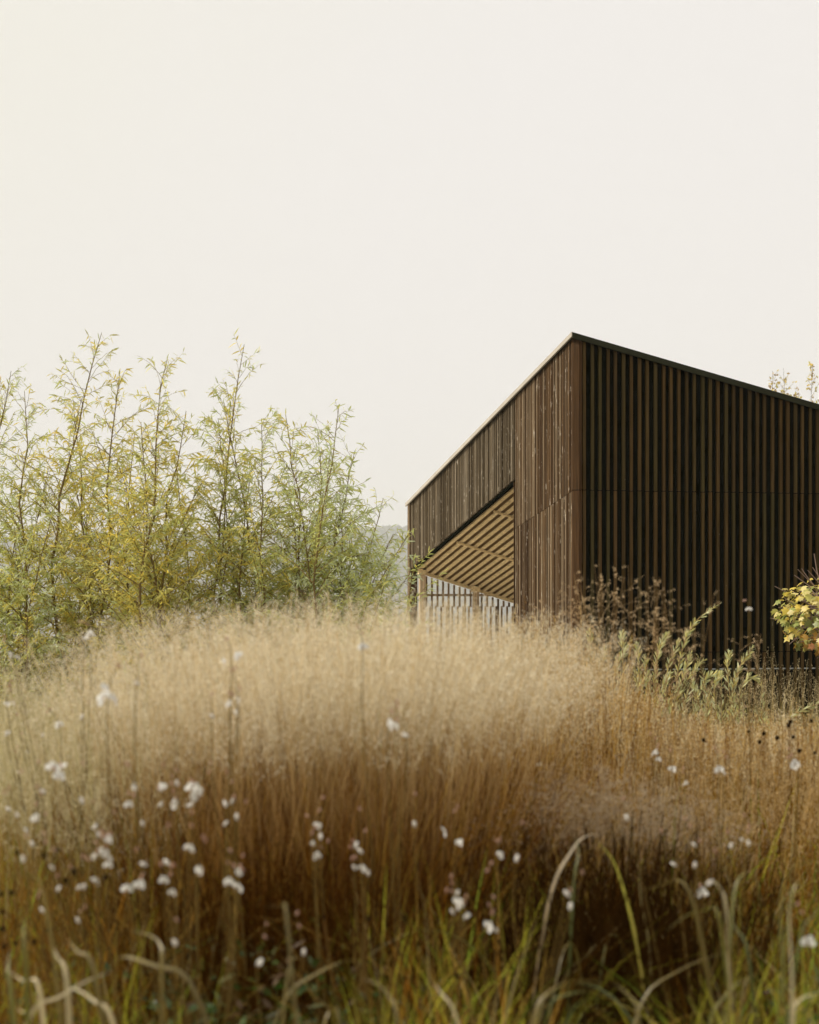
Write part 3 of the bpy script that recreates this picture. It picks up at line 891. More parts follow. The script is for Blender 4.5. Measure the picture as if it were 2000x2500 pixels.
def olive_left():
    rng = np.random.default_rng(62)
    acc = Acc()
    n = 1200
    px = rng.uniform(-150, 330, n); Z = rng.uniform(5.6, 9.0, n)
    h = rng.uniform(1.05, 1.36, n) + 0.02 * (Z - 6)
    pts = culms(rng, xpx(px, Z), Z, h, rng.uniform(0, 6.28, n), rng.uniform(0.02, 0.3, n), 8)
    acc.ribbons(pts, np.broadcast_to(np.linspace(0.0032, 0.0012, 8), (n, 8)),
                mixed(rng, [[(0.24, 0.12, 0.014), (0.44, 0.30, 0.10), (0.58, 0.50, 0.28)], [(0.17, 0.14, 0.02), (0.34, 0.29, 0.08), (0.50, 0.45, 0.22)]], [3, 2], 8, n, 0.35), rng=rng)
    panicle(acc, rng, pts, 0.70, 16, 0.10, (0.4, 1.2), 3, 0.0045, 0.0014, (0.60, 0.52, 0.30), (0.70, 0.62, 0.42), 0.2)
    nb = 2600
    px = rng.uniform(-150, 380, nb); Z = rng.uniform(4.8, 9.0, nb)
    blades(acc, rng, xpx(px, Z), Z, rng.uniform(0.5, 1.15, nb), rng.uniform(0, 6.28, nb), rng.uniform(0.1, 0.8, nb), rng.uniform(0.003, 0.006, nb), None, None,
           col=mixed(rng, [[(0.08, 0.033, 0.004), (0.30, 0.14, 0.018)], [(0.06, 0.036, 0.005), (0.26, 0.17, 0.035)], [(0.10, 0.11, 0.012), (0.26, 0.25, 0.04)]], [5, 3, 1], 7, nb, 0.35))
    tag(link('olive_meadow_grass', acc.mesh('olive_meadow_grass'), M['grass']), 'thin olive and straw coloured grass under the willows at the left', 'grass', kind='stuff')


olive_left()


def golden():
    rng = np.random.default_rng(63)
    acc = Acc()
    n = 2900
    px = rng.uniform(1130, 2120, n); Z = rng.uniform(8.6, 13.5, n)
    ty = np.interp(px, [1130, 1300, 1450, 1550, 1650, 1750, 1850, 1950, 2100], [1545, 1555, 1595, 1675, 1755, 1770, 1765, 1770, 1780])
    wob = 0.05 * np.sin(px / 23.0 + Z * 2.1) + 0.04 * np.sin(px / 9.0 + Z * 5.3)
    h = (EYE - (ty - HOR) / F * Z) * (0.97 + wob) * rng.normal(0.97, 0.075, n)
    pts = culms(rng, xpx(px, Z), Z, h, rng.uniform(0, 6.28, n), rng.uniform(0.0, 0.2, n), 8)
    acc.ribbons(pts, np.broadcast_to(np.linspace(0.0068, 0.0022, 8), (n, 8)),
                mixed(rng, [[(0.20, 0.092, 0.010), (0.58, 0.36, 0.08)], [(0.08, 0.032, 0.005), (0.20, 0.095, 0.02)], [(0.30, 0.18, 0.04), (0.74, 0.61, 0.36)]], [4, 5, 2.5], 8, n, 0.35), rng=rng)
    for lo, hi, cb, cs in ((0, n // 3, (0.56, 0.37, 0.13), (0.62, 0.44, 0.19)), (n // 3, 2 * n // 3, (0.68, 0.56, 0.34), (0.74, 0.63, 0.42)), (2 * n // 3, n, (0.26, 0.14, 0.045), (0.32, 0.185, 0.07))):
        panicle(acc, rng, pts[lo:hi], 0.76, 17, 0.05, (0.7, 1.35), 3, 0.0065, 0.0021, cb, cs, 0.05, 0.0014)
    nb = 4600
    px = rng.uniform(1130, 2120, nb); Z = rng.uniform(8.0, 13.0, nb)
    blades(acc, rng, xpx(px, Z), Z, rng.uniform(0.4, 0.95, nb), rng.uniform(0, 6.28, nb), rng.uniform(0.05, 0.5, nb), rng.uniform(0.004, 0.009, nb), None, None,
           col=mixed(rng, [[(0.11, 0.045, 0.005), (0.44, 0.24, 0.03)], [(0.05, 0.019, 0.003), (0.16, 0.065, 0.009)], [(0.16, 0.09, 0.014), (0.52, 0.37, 0.12)]], [4, 5, 1.5], 7, nb, 0.3))
    tag(link('golden_reed_grass', acc.mesh('golden_reed_grass'), M['grass']), 'upright golden reed grass standing before the dark wall', 'grass', kind='stuff')


golden()


def meadow():
    rng = np.random.default_rng(64)
    acc = Acc()
    n = 2400
    Z = rng.uniform(8.5, 25.0, n); px = rng.uniform(-150, 2150, n)
    keep = ~((Z > 13.5) & (px > 1000) & (Z > 24.5))
    Z, px = Z[keep], px[keep]; n = len(Z)
    h = rng.uniform(0.65, 1.15, n) * np.where((px > 1480) & (Z > 12), np.interp(px, [1480, 1600, 1820, 1880, 1960, 2150], [1, .6, .65, 1.05, .9, .4]), 1.0)
    pts = culms(rng, xpx(px, Z), Z, h, rng.uniform(0, 6.28, n), rng.uniform(0.0, 0.3, n), 6)
    acc.ribbons(pts, np.broadcast_to(np.linspace(0.006, 0.002, 6), (n, 6)), grad((0.22, 0.15, 0.05), (0.48, 0.37, 0.18), 6, n, rng, 0.3), rng=rng)
    panicle(acc, rng, pts, 0.6, 10, 0.09, (0.5, 1.3), 2, 0.009, 0.003, (0.46, 0.36, 0.19), (0.52, 0.43, 0.25), 0.1, 0.002)
    nb = 7000
    Z = rng.uniform(8.0, 25.5, nb); px = rng.uniform(-150, 2150, nb)
    blades(acc, rng, xpx(px, Z), Z, rng.uniform(0.4, 0.95, nb) * np.where(px > 1500, 0.55, 1), rng.uniform(0, 6.28, nb), rng.uniform(0.1, 0.8, nb), rng.uniform(0.006, 0.012, nb), (0.15, 0.12, 0.035), (0.34, 0.27, 0.09))
    tag(link('meadow_grass', acc.mesh('meadow_grass'), M['grass']), 'rough straw meadow grass between the beds and the pavilion', 'grass', kind='stuff')


meadow()


def airy():
    """brown open panicles standing against the dark wall"""
    rng = np.random.default_rng(65)
    acc = Acc()
    n = 38
    px = rng.normal(1455, 150, n); Z = rng.uniform(7.6, 9.4, n)
    topy = 1345 + np.abs(px - 1500) * 0.55 + rng.exponential(75, n)
    h = EYE + (HOR - topy) / F * Z
    pts = culms(rng, xpx(px, Z), Z, h, rng.uniform(0, 6.28, n), rng.uniform(0.0, 0.14, n), 8)
    acc.ribbons(pts, np.broadcast_to(np.linspace(0.0035, 0.0014, 8), (n, 8)), grad((0.32, 0.17, 0.05), (0.42, 0.27, 0.12), 8, n, rng), rng=rng)
    panicle(acc, rng, pts, 0.72, 15, 0.30, (0.15, 0.85), 6, 0.0065, 0.0019, (0.56, 0.40, 0.22), (0.66, 0.49, 0.29), 0.2, 0.0019)
    tag(link('airy_moor_grass', acc.mesh('airy_moor_grass'), M['grass']), 'airy brown grass plumes blurred in front of the dark wall', 'grass', kind='stuff')


airy()


def lovegrass():
    """low lilac-grey cloud of flower branches right of centre"""
    rng = np.random.default_rng(66)
    acc = Acc()
    for px, Z, py, n in [(1300, 6.4, 1960, 14), (1410, 6.2, 1905, 30), (1510, 6.3, 1885, 32), (1610, 6.4, 1930, 26), (1710, 6.6, 1985, 14)]:
        h0 = EYE + (HOR - py) / F * Z
        cx = xpx(px, Z)
        aa = rng.uniform(0, 6.283, n)
        h = h0 * rng.normal(0.99, 0.045, n)
        pts = culms(rng, cx + 0.05 * np.cos(aa), Z + 0.05 * np.sin(aa), h, aa, rng.uniform(0.02, 0.32, n), 7)
        acc.ribbons(pts, np.broadcast_to(np.linspace(0.0032, 0.0016, 7), (n, 7)), grad((0.22, 0.13, 0.05), (0.40, 0.29, 0.17), 7, n, rng), rng=rng)
        panicle(acc, rng, pts, 0.82, 14, 0.22, (-0.05, 0.5), 5, 0.0052, 0.0016, (0.40, 0.30, 0.19), (0.47, 0.37, 0.25), 0.15)
    tag(link('lilac_love_grass', acc.mesh('lilac_love_grass'), M['grass']), 'low lilac-grey cloud of love grass right of the rust-brown stems', 'grass', kind='stuff')


lovegrass()


def front_grass():
    """mixed olive, brown and straw blades of the nearest bed"""
    rng = np.random.default_rng(67)
    acc = Acc()
    GRS = [[(0.13, 0.135, 0.010), (0.46, 0.44, 0.045)], [(0.08, 0.12, 0.011), (0.26, 0.34, 0.04)],
           [(0.15, 0.075, 0.008), (0.44, 0.28, 0.06)], [(0.10, 0.04, 0.004), (0.27, 0.11, 0.012)], [(0.22, 0.16, 0.04), (0.52, 0.42, 0.20)]]
    # (px from, to, Z from, to, height from, to, how many, share of yellow-green, green, gold, rust, straw)
    for a, b, z0, z1, h0, h1, nb, wts in ((-150, 480, 3.6, 5.0, 0.40, 0.82, 1300, (6, 3, 4, 3, 2)), (480, 950, 3.8, 4.8, 0.30, 0.66, 520, (3, 5, 2, 2, 1)), (900, 1300, 3.8, 5.4, 0.45, 0.95, 1150, (6, 2, 5, 3, 1)),
                                          (1300, 1720, 3.9, 4.6, 0.25, 0.58, 320, (5, 4, 2, 3, 1)), (1650, 2180, 3.7, 5.0, 0.45, 0.90, 1400, (7, 5, 3, 2, 2)), (1150, 2180, 5.6, 8.2, 0.6, 1.05, 1500, (2, 1, 5, 5, 2)), (-150, 300, 4.6, 6.5, 0.6, 1.05, 420, (3, 1, 5, 5, 1))):
        px = rng.uniform(a, b, nb); Z = rng.uniform(z0, z1, nb)
        blades(acc, rng, xpx(px, Z), Z, rng.uniform(h0, h1, nb), rng.uniform(0, 6.28, nb), rng.uniform(0.1, 1.0, nb), rng.uniform(0.003, 0.0075, nb), None, None, col=mixed(rng, GRS, wts, 7, nb, 0.35))
    n = 420
    px = rng.uniform(1150, 2150, n); Z = rng.uniform(6.6, 8.4, n)
    h = rng.uniform(0.75, 1.12, n)
    pts = culms(rng, xpx(px, Z), Z, h, rng.uniform(0, 6.28, n), rng.uniform(0.0, 0.25, n), 7)
    acc.ribbons(pts, np.broadcast_to(np.linspace(0.004, 0.0018, 7), (n, 7)), grad((0.18, 0.085, 0.014), (0.40, 0.24, 0.07), 7, n, rng, 0.45), rng=rng)
    panicle(acc, rng, pts, 0.66, 14, 0.06, (0.5, 1.3), 3, 0.006, 0.0022, (0.44, 0.29, 0.12), (0.52, 0.37, 0.18), 0.0, 0.0012)
    # near-black stems: the shade of the hollow at the right painted in
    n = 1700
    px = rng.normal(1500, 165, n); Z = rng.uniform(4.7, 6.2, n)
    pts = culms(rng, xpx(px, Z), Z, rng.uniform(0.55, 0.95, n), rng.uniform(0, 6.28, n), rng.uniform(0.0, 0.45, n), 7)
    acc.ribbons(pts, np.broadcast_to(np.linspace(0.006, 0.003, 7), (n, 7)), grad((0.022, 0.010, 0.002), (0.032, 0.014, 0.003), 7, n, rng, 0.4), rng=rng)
    n = 1100  # more stems coloured dark for the shade low before the drift
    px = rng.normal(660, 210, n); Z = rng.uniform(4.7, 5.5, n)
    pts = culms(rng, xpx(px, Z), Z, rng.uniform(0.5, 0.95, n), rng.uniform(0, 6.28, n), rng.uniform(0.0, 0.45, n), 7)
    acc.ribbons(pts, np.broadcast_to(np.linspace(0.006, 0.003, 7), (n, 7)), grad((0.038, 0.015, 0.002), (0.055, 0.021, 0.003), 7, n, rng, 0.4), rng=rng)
    tag(link('mixed_border_grass', acc.mesh('mixed_border_grass'), M['grass']), 'mixed olive and brown grass blades filling the nearest bed', 'grass', kind='stuff')


front_grass()


def herbs():
    rng = np.random.default_rng(68)
    acc = Acc()
    n = 5200
    px = rng.uniform(-150, 2150, n); Z = rng.uniform(3.9, 5.4, n)
    hgt = np.interp(px, [0, 300, 700, 1000, 1300, 1600, 2000], [0.55, 0.60, 0.72, 0.55, 0.40, 0.35, 0.62])
    z = hgt * rng.uniform(0.0, 1.0, n) ** 0.7
    p = np.stack([xpx(px, Z), Z, z + 0.02], 1)
    d = unit(rng.normal(0, 1, (n, 3)) * np.array([1, 1, 0.6])) * rng.uniform(0.012, 0.030, (n, 1))
    s = unit(np.cross(d, rng.normal(0, 1, (n, 3)) + np.array([0, 0, 1.5]))) * rng.uniform(0.005, 0.010, (n, 1))
    pal = np.array([[0.035, 0.085, 0.010], [0.05, 0.09, 0.012], [0.08, 0.08, 0.012], [0.10, 0.05, 0.012]])
    acc.lozenges(p, d, s, pal[rng.integers(0, 4, n)] * rng.uniform(0.7, 1.3, (n, 1)))
    m = 700
    px = rng.uniform(-150, 2150, m); Z = rng.uniform(3.9, 5.4, m)
    h = np.interp(px, [0, 300, 700, 1000, 1300, 1600, 2000], [0.55, 0.60, 0.70, 0.55, 0.45, 0.4, 0.6]) * rng.uniform(0.6, 1.05, m)
    pts = culms(rng, xpx(px, Z), Z, h, rng.uniform(0, 6.28, m), rng.uniform(0, 0.4, m), 6)
    acc.ribbons(pts, np.broadcast_to(np.linspace(0.003, 0.0015, 6), (m, 6)), grad((0.10, 0.08, 0.02), (0.13, 0.15, 0.04), 6, m, rng), rng=rng)
    tag(link('green_ground_cover', acc.mesh('green_ground_cover'), M['leaf']), 'dark green leafy ground cover at the foot of the nearest bed', 'ground cover', kind='stuff')


herbs()

# ------------------------------------------------------------------ strap leaves in the foreground (each leaf a part)
def spline(ctrl, k):
    c = np.asarray(ctrl, float)
    c = np.concatenate([[2 * c[0] - c[1]], c, [2 * c[-1] - c[-2]]])
    m = len(c) - 3
    out_ = []
    for u in np.linspace(0, m - 1e-6, k):
        i = int(u); f = u - i
        p0, p1, p2, p3 = c[i:i + 4]
        out_.append(0.5 * ((2 * p1) + (-p0 + p2) * f + (2 * p0 - 5 * p1 + 4 * p2 - p3) * f * f + (-p0 + 3 * p1 - 3 * p2 + p3) * f ** 3))
    return np.array(out_)


def strap_leaf(ctrl, w, cols, parent, g, rng, k=16):
    """a strap with a shallow V fold; ctrl are world points"""
    pts = spline(ctrl, k)
    for _ in range(2):
        pts[1:-1] = (pts[:-2] + 2 * pts[1:-1] + pts[2:]) / 4
    tan = unit(np.gradient(pts, axis=0))
    a = rng.uniform(-0.5, 0.5)
    ref = unit(np.array([math.cos(a), math.sin(a), 0.15]))
    nor = unit(np.cross(tan, ref)); side = unit(np.cross(nor, tan))
    tw = np.linspace(0, rng.uniform(-0.6, 0.6), k)[:, None]
    side = unit(side * np.cos(tw) + nor * np.sin(tw)); nor = unit(np.cross(tan, side))
    t = np.linspace(0, 1, k)
    ww = w * np.minimum(1, np.minimum(0.55 + t * 2.0, (1 - t) * 1.9 + 0.03)) * (1 + 0.12 * np.sin(t * 9 + rng.uniform(0, 6)))
    v = np.stack([pts - side * ww[:, None] / 2 + nor * ww[:, None] * 0.14, pts, pts + side * ww[:, None] / 2 + nor * ww[:, None] * 0.14], 1)
    c0 = np.stack([np.interp(t, np.linspace(0, 1, len(cols)), np.array(cols)[:, j]) for j in range(3)], 1)
    c0 = c0 * rng.uniform(0.85, 1.15, (k, 1))
    i = np.arange(k - 1) * 3
    q = np.concatenate([np.stack([i, i + 1, i + 4, i + 3], 1), np.stack([i + 1, i + 2, i + 5, i + 4], 1)])
    acc = Acc(); acc.add(v - g, np.repeat(c0[:, None], 3, 1).reshape(-1, 3), quads=q)
    return link('leaf', acc.mesh('leaf', True), M['strap'], parent)


DRY = [(0.38, 0.28, 0.11), (0.55, 0.45, 0.25), (0.70, 0.61, 0.42)]
GREEN = [(0.065, 0.08, 0.012), (0.09, 0.105, 0.015), (0.16, 0.15, 0.035)]
YELG = [(0.11, 0.11, 0.016), (0.16, 0.15, 0.022), (0.30, 0.26, 0.09)]
TAN = [(0.12, 0.08, 0.016), (0.17, 0.125, 0.026), (0.30, 0.23, 0.07)]


def strap_clump(label, base_px, Z, seed, arcs, nrand, spread, hmax, pals, w=0.0075):
    """arcs: photo pixel paths of the leaves one can follow; the rest are filled in"""
    rng = np.random.default_rng(seed)
    g = P(base_px, HOR, Z); g[2] = 0
    t_ = empty('strap_leaf_clump', g); tag(t_, label, 'plant', 'strap-leaved plants in the foreground')
    for arc in arcs:
        path, pal = arc[:2]
        z = Z + rng.uniform(-0.15, 0.15)
        b = g + np.array([rng.uniform(-0.22, 0.22), rng.uniform(-0.1, 0.1), 0])
        first = P(path[0][0], path[0][1], z)
        nxt = P(path[1][0], path[1][1], z)
        # the hidden foot of the leaf carries on in the direction of its visible part
        back = (first - nxt) / max(abs(first[2] - nxt[2]), 0.25) * first[2]
        b = first + np.array([np.clip(back[0], -0.45, 0.45), 0, 0]) * 0.7 + np.array([rng.normal(0, 0.03), rng.normal(0, 0.05), 0]); b[2] = 0
        mid = b * 0.45 + first * 0.55
        ctrl = [b, mid] + [P(x, y, z + 0.02 * i) for i, (x, y) in enumerate(path)]
        strap_leaf(ctrl, w * rng.uniform(0.85, 1.1), pal, t_, g, rng, 20)
    for _ in range(nrand):
        a = rng.uniform(0, 6.283); lean = rng.uniform(0.15, 0.55); h = hmax * rng.uniform(0.55, 1.0)
        b = g + np.array([rng.uniform(-0.1, 0.1), rng.uniform(-0.1, 0.1), 0])
        dx = np.array([math.cos(a), math.sin(a) * 0.6, 0]) * spread * lean * 1.5
        pk = rng.uniform(0.55, 0.85)
        ctrl = [b + dx * u ** 1.5 + np.array([0, 0, h * (1 - ((u - pk) / pk) ** 2)]) for u in np.linspace(0, 1, 7)]
        strap_leaf(ctrl, w * rng.uniform(0.6, 1.0), pals[rng.integers(0, len(pals))], t_, g, rng)


strap_clump('clump of bent straw-pale strap leaves in the bottom left corner', 130, 3.75, 71,
            [([(280, 2500), (235, 2450), (195, 2418), (165, 2412)], DRY), ([(60, 2490), (140, 2440), (200, 2400), (272, 2372)], DRY),
             ([(100, 2425), (60, 2398), (22, 2372)], DRY), ([(165, 2400), (140, 2340), (120, 2285)], DRY),
             ([(60, 2330), (58, 2280), (60, 2240)], YELG), ([(480, 2400), (390, 2365), (320, 2335), (285, 2340), (268, 2370)], TAN),
             ([(395, 2370), (392, 2310), (370, 2285), (320, 2272)], TAN), ([(70, 2500), (62, 2475), (40, 2462)], DRY), ([(235, 2380), (190, 2325), (165, 2295)], TAN),
             ([(110, 2190), (60, 2140), (10, 2130)], TAN), ([(25, 2420), (20, 2360), (24, 2320)], YELG)], 8, 0.9, 0.62, [DRY, TAN, YELG, GREEN], 0.0105)
strap_clump('tan strap leaves arching over dark green cover at the bottom centre', 690, 4.0, 72,
            [([(680, 2460), (760, 2385), (840, 2345), (900, 2350)], TAN), ([(700, 2380), (735, 2340), (755, 2345)], TAN),
             ([(830, 2490), (810, 2462), (785, 2455)], TAN), ([(970, 2500), (955, 2440), (920, 2400), (880, 2390)], TAN),
             ([(790, 2495), (820, 2475), (850, 2455)], TAN), ([(700, 2240), (690, 2215), (640, 2212)], TAN)], 6, 0.9, 0.60, [TAN, GREEN, TAN])
strap_clump('broken pale leaf beside a yellow-green one, right of centre', 1400, 4.9, 73,
            [([(1340, 2190), (1392, 2085), (1425, 2042), (1475, 2035)], [(0.16, 0.10, 0.03), (0.42, 0.30, 0.15), (0.66, 0.56, 0.40), (0.60, 0.50, 0.36)]),
             ([(1560, 2330), (1525, 2180), (1495, 2095), (1455, 2055)], [(0.3, 0.22, 0.05), (0.38, 0.30, 0.05), (0.46, 0.44, 0.05), (0.55, 0.50, 0.07)]),
             ([(1400, 2160), (1413, 2090), (1405, 2040)], GREEN), ([(1590, 2420), (1585, 2300), (1565, 2200), (1560, 2120)], TAN)], 7, 0.8, 0.75, [TAN, YELG])
strap_clump('upright strap leaves with arching tips, second plant from the right', 1790, 4.3, 74,
            [([(1785, 2250), (1800, 2150), (1825, 2130), (1850, 2150), (1856, 2210)], YELG), ([(1770, 2200), (1745, 2160), (1715, 2150), (1690, 2180)], TAN),
             ([(1760, 2240), (1720, 2225), (1680, 2232), (1625, 2275)], YELG), ([(1775, 2240), (1760, 2170), (1735, 2148)], DRY),
             ([(1830, 2330), (1790, 2260), (1770, 2190)], GREEN), ([(1560, 2450), (1640, 2380), (1720, 2340), (1785, 2325)], TAN),
             ([(1730, 2500), (1765, 2440), (1800, 2400), (1825, 2392)], YELG), ([(1690, 2180), (1620, 2160), (1575, 2175)], TAN)], 9, 0.9, 0.72, [YELG, GREEN, TAN])
strap_clump('green strap leaves with tall arches at the right edge', 1945, 3.9, 75,
            [([(1915, 2380), (1905, 2250), (1915, 2150), (1945, 2110), (2000, 2105)], YELG), ([(1935, 2440), (1930, 2300), (1925, 2170)], DRY),
             ([(1935, 2500), (1945, 2450), (1970, 2430), (2010, 2425)], DRY), ([(1930, 2200), (1960, 2160), (2005, 2140)], YELG),
             ([(1950, 2300), (1985, 2240), (2010, 2200)], GREEN)], 10, 0.9, 0.72, [GREEN, YELG, GREEN, TAN])
strap_clump('low arching strap leaves under the dark gap at the bottom right', 1480, 3.85, 76,
            [([(1330, 2480), (1380, 2430), (1440, 2420), (1500, 2440)], GREEN), ([(1300, 2500), (1340, 2420), (1400, 2395), (1470, 2400)], TAN),
             ([(1380, 2500), (1440, 2440), (1500, 2425)], GREEN), ([(1120, 2500), (1080, 2430), (1060, 2400)], DRY), ([(1560, 2500), (1545, 2440), (1500, 2400)], TAN)], 6, 1.0, 0.58, [GREEN, TAN, YELG])

# ------------------------------------------------------------------ white flowers on wiry stems
def flower_mesh(seed, npet=4, size=0.016, col=(0.95, 0.94, 0.90)):
    rng = np.random.default_rng(seed)
    acc = Acc()
    for i in range(npet):
        a = (i - (npet - 1) / 2) * 0.85 + rng.normal(0, 0.12)
        d = np.array([math.sin(a), rng.uniform(-0.35, 0.1), math.cos(a)]); d = d / np.linalg.norm(d)
        s = unit(np.cross(d, [0.0, 1.0, 0.2]))
        n_ = unit(np.cross(s, d))
        L = size * rng.uniform(0.85, 1.15); w = L * 0.42
        prof = [(0.05, 0.15), (0.35, 0.8), (0.7, 1.0), (0.95, 0.6), (1.02, 0.1)]
        v, q = [], []
        for u, ww in prof:
            bend = n_ * (-0.25 * L * u * u)
            v += [d * L * u - s * w * ww + bend, d * L * u + bend + n_ * 0.08 * L, d * L * u + s * w * ww + bend]
        for j in range(len(prof) - 1):
            b = j * 3
            q += [[b, b + 1, b + 4, b + 3], [b + 1, b + 2, b + 5, b + 4]]
        pink = np.array([0.92, 0.82, 0.77])
        cc_ = np.array([np.array(col) * (0.3 + 0.7 * min(1, u * 2)) + pink * (0.7 - 0.7 * min(1, u * 2)) for u, _ in prof for _ in range(3)])
        acc.add(np.array(v), cc_, quads=q)
    # anthers
    m = 7
    a = rng.uniform(-1.2, 1.2, m)
    c0 = np.stack([np.sin(a) * size * 0.5, np.full(m, -size * 0.35), -np.abs(np.cos(a)) * size * 0.45], 1)
    acc.lozenges(c0, np.tile([0, 0, size * 0.12], (m, 1)), np.tile([size * 0.05, 0, 0], (m, 1)), np.tile([0.62, 0.50, 0.35], (m, 1)))
    return acc.mesh('flower', True)


def bud_mesh(col=(0.62, 0.42, 0.33)):
    acc = Acc()
    k = 6
    z = np.linspace(-1, 1, k) * 0.007
    r = 0.0034 * np.sqrt(np.clip(1 - (np.linspace(-1, 1, k)) ** 2, 0.01, 1))
    pts = np.stack([np.zeros(k), np.zeros(k), z], 1)[None]
    acc.tubes(pts, r[None], np.broadcast_to(np.array(col), (1, k, 3)), 6)
    return acc.mesh('bud', True)


FLM = [flower_mesh(100 + i, 4, 0.0165) for i in range(4)]
for m_ in FLM: m_.materials.append(M['petal'])
BUD = bud_mesh(); BUD.materials.append(M['petal'])
BUDW = bud_mesh((0.92, 0.88, 0.83)); BUDW.materials.append(M['petal'])


def gaura(label, base_px, Z, flowers, seed):
    """flowers: (px, py, size[, cluster]) on stems that leave one crown"""
    rng = np.random.default_rng(seed)
    g = P(base_px, HOR, Z); g[2] = 0
    t_ = empty('white_gaura', g); tag(t_, label, 'flower', 'white flowers on thin stems')
    for f in flowers:
        px, py, sz = f[:3]
        z = Z + rng.uniform(-0.18, 0.18)
        tip = P(px, py, z)
        b = g + np.array([rng.uniform(-0.05, 0.05), rng.uniform(-0.05, 0.05), 0])
        up = tip + np.array([rng.normal(0, 0.02), rng.normal(0, 0.02), rng.uniform(0.03, 0.09)])
        ctrl = [b, b * 0.55 + tip * 0.45 + np.array([rng.normal(0, 0.03), rng.normal(0, 0.03), 0.06]), b * 0.15 + tip * 0.85 + np.array([0, 0, 0.01]), tip, up]
        pts = spline(ctrl, 16)
        A = Acc(); A.tubes((pts - g)[None], np.linspace(0.0022, 0.0008, 16)[None], np.broadcast_to(np.array([0.13, 0.085, 0.025]), (1, 16, 3)), 4)
        link('stem', A.mesh('stem', True), M['bark'], t_)
        nf = f[3] if len(f) > 3 else 1
        if sz < 0.82:
            nf = 0
            o = link('bud', BUDW, None, t_); o.location = tip - g
            o.rotation_euler = (rng.uniform(-.6, .6), rng.uniform(-1.2, 1.2), 0); q_ = 1.35 * rng.uniform(0.8, 1.2); o.scale = (q_, q_, q_)
        for j in range(nf):
            o = link('flower', FLM[rng.integers(0, 4)], None, t_)
            dlt = np.array([rng.uniform(-1, 1), rng.uniform(-1, 1), rng.uniform(-1, 1)]) * (0.022 if nf > 1 else 0.0)
            o.location = tip - g + dlt
            o.rotation_euler = (rng.uniform(-0.6, 0.5), rng.uniform(-0.9, 0.9), rng.uniform(-1.3, 1.3))
            s = sz * rng.uniform(0.7, 1.02)
            o.scale = (s, s, s)
        for j in range(1 if sz < 0.8 else 2):
            o = link('bud', BUD, None, t_)
            o.location = pts[-1 - j] - g + rng.normal(0, 0.006, 3)
            o.rotation_euler = (rng.uniform(-.5, .5), rng.uniform(-.8, .8), 0)
            o.scale = (0.9, 0.9, 0.9)


gaura('white flower stem standing highest over the blonde grass, left of centre', 540, 4.9, [(565, 1608, 1.25, 2)], 201)
gaura('lone white flower on the blonde grass nearest the pavilion', 900, 5.0, [(885, 1583, 1.1, 1)], 202)
gaura('white flower stem on the pale grass at the left, below the willows', 285, 4.7, [(264, 1694, 1.35, 3), (334, 1668, .6)], 203)
gaura('white flower trio over the blonde grass, straight below the highest flower', 560, 4.8, [(560, 1722, 1.1), (582, 1712, 1.15), (578, 1740, .86), (518, 1748, .7)], 204)
gaura('pair of white flowers where blonde grass turns rusty, at the centre', 975, 4.7, [(950, 1772, 1.15), (966, 1778, 1.2), (990, 1795, .6)], 205)
gaura('large white flower pair at the far left over brown grass', 150, 4.5, [(130, 1897, 1.25, 3), (105, 1932, .7)], 206)
gaura('two white flowers one above the other over the dark rusty grass', 350, 4.5, [(330, 1925, 1.2), (314, 1968, 1.0), (348, 2010, .55)], 207)
gaura('broad white and pink flower cluster over the dark rusty grass', 450, 4.6, [(410, 1945, 1.1, 2), (392, 1965, .75), (432, 1968, .9), (470, 1945, 1.15, 2), (482, 1928, 1.0), (465, 1965, .8), (432, 1912, .5)], 208)
gaura('small white flower buds over the dark hollow of the rusty grass', 590, 4.7, [(550, 1962, .65), (568, 1956, .65), (578, 1994, .6), (551, 2010, .65)], 209)
gaura('three white flowers strung down one stem left of centre', 760, 4.6, [(773, 2017, 1.0), (783, 2042, .6), (766, 2062, .84), (778, 2092, .86)], 210)
gaura('white flowers low before the rusty grass, just left of centre', 880, 4.5, [(870, 2062, .7), (880, 2078, .6), (882, 2122, .9), (899, 2131, .75), (865, 2118, .6)], 211)
gaura('dense white and pink cluster low at the left', 255, 4.2, [(252, 2078, 1.0, 2), (245, 2100, 1.0, 2), (262, 2115, .9), (230, 2092, .6), (205, 2165, .65), (193, 2166, .6), (237, 2153, .95), (127, 2118, .8), (56, 2098, .7)], 212)
gaura('pink-tinged white flowers at the left edge', 60, 4.5, [(88, 2002, .9), (67, 2030, 1.0), (78, 2060, .6), (42, 1990, .8), (20, 1975, .5), (200, 1955, .7), (232, 2018, .7), (240, 2038, .6)], 213)
gaura('scattered low white flowers before the dark rusty hollow', 420, 4.2, [(460, 2072, .9), (487, 2130, 1.0), (407, 2105, .6), (400, 2152, .9), (421, 2182, .85), (322, 2188, 1.1, 2), (350, 2110, .7), (190, 2247, .8), (103, 2222, .8), (142, 2170, .6)], 214)
gaura('three low white flowers in the darkest part of the bed', 570, 4.2, [(580, 2134, .9), (556, 2157, .9), (581, 2168, .9)], 215)
gaura('lone low white flower in dark green leaves at the bottom', 640, 4.0, [(629, 2353, .95), (427, 2302, .7), (742, 2325, .8)], 216)
gaura('white flower over brown grass right of centre', 1100, 4.7, [(1109, 2043, 1.05, 2), (1012, 2012, .6)], 217)
gaura('white flower beside the dark grass, right of centre', 1215, 4.6, [(1217, 2089, .95), (1262, 2095, .5)], 218)
gaura('loose spray of small white flowers over olive grass, low right of centre', 1150, 4.2, [(1133, 2183, 1.0, 2), (1117, 2180, .6), (1123, 2208, .9), (1105, 2226, .65), (1137, 2240, .85), (1192, 2265, .9), (1212, 2272, .8), (1385, 2182, .7), (1393, 2212, .7)], 219)
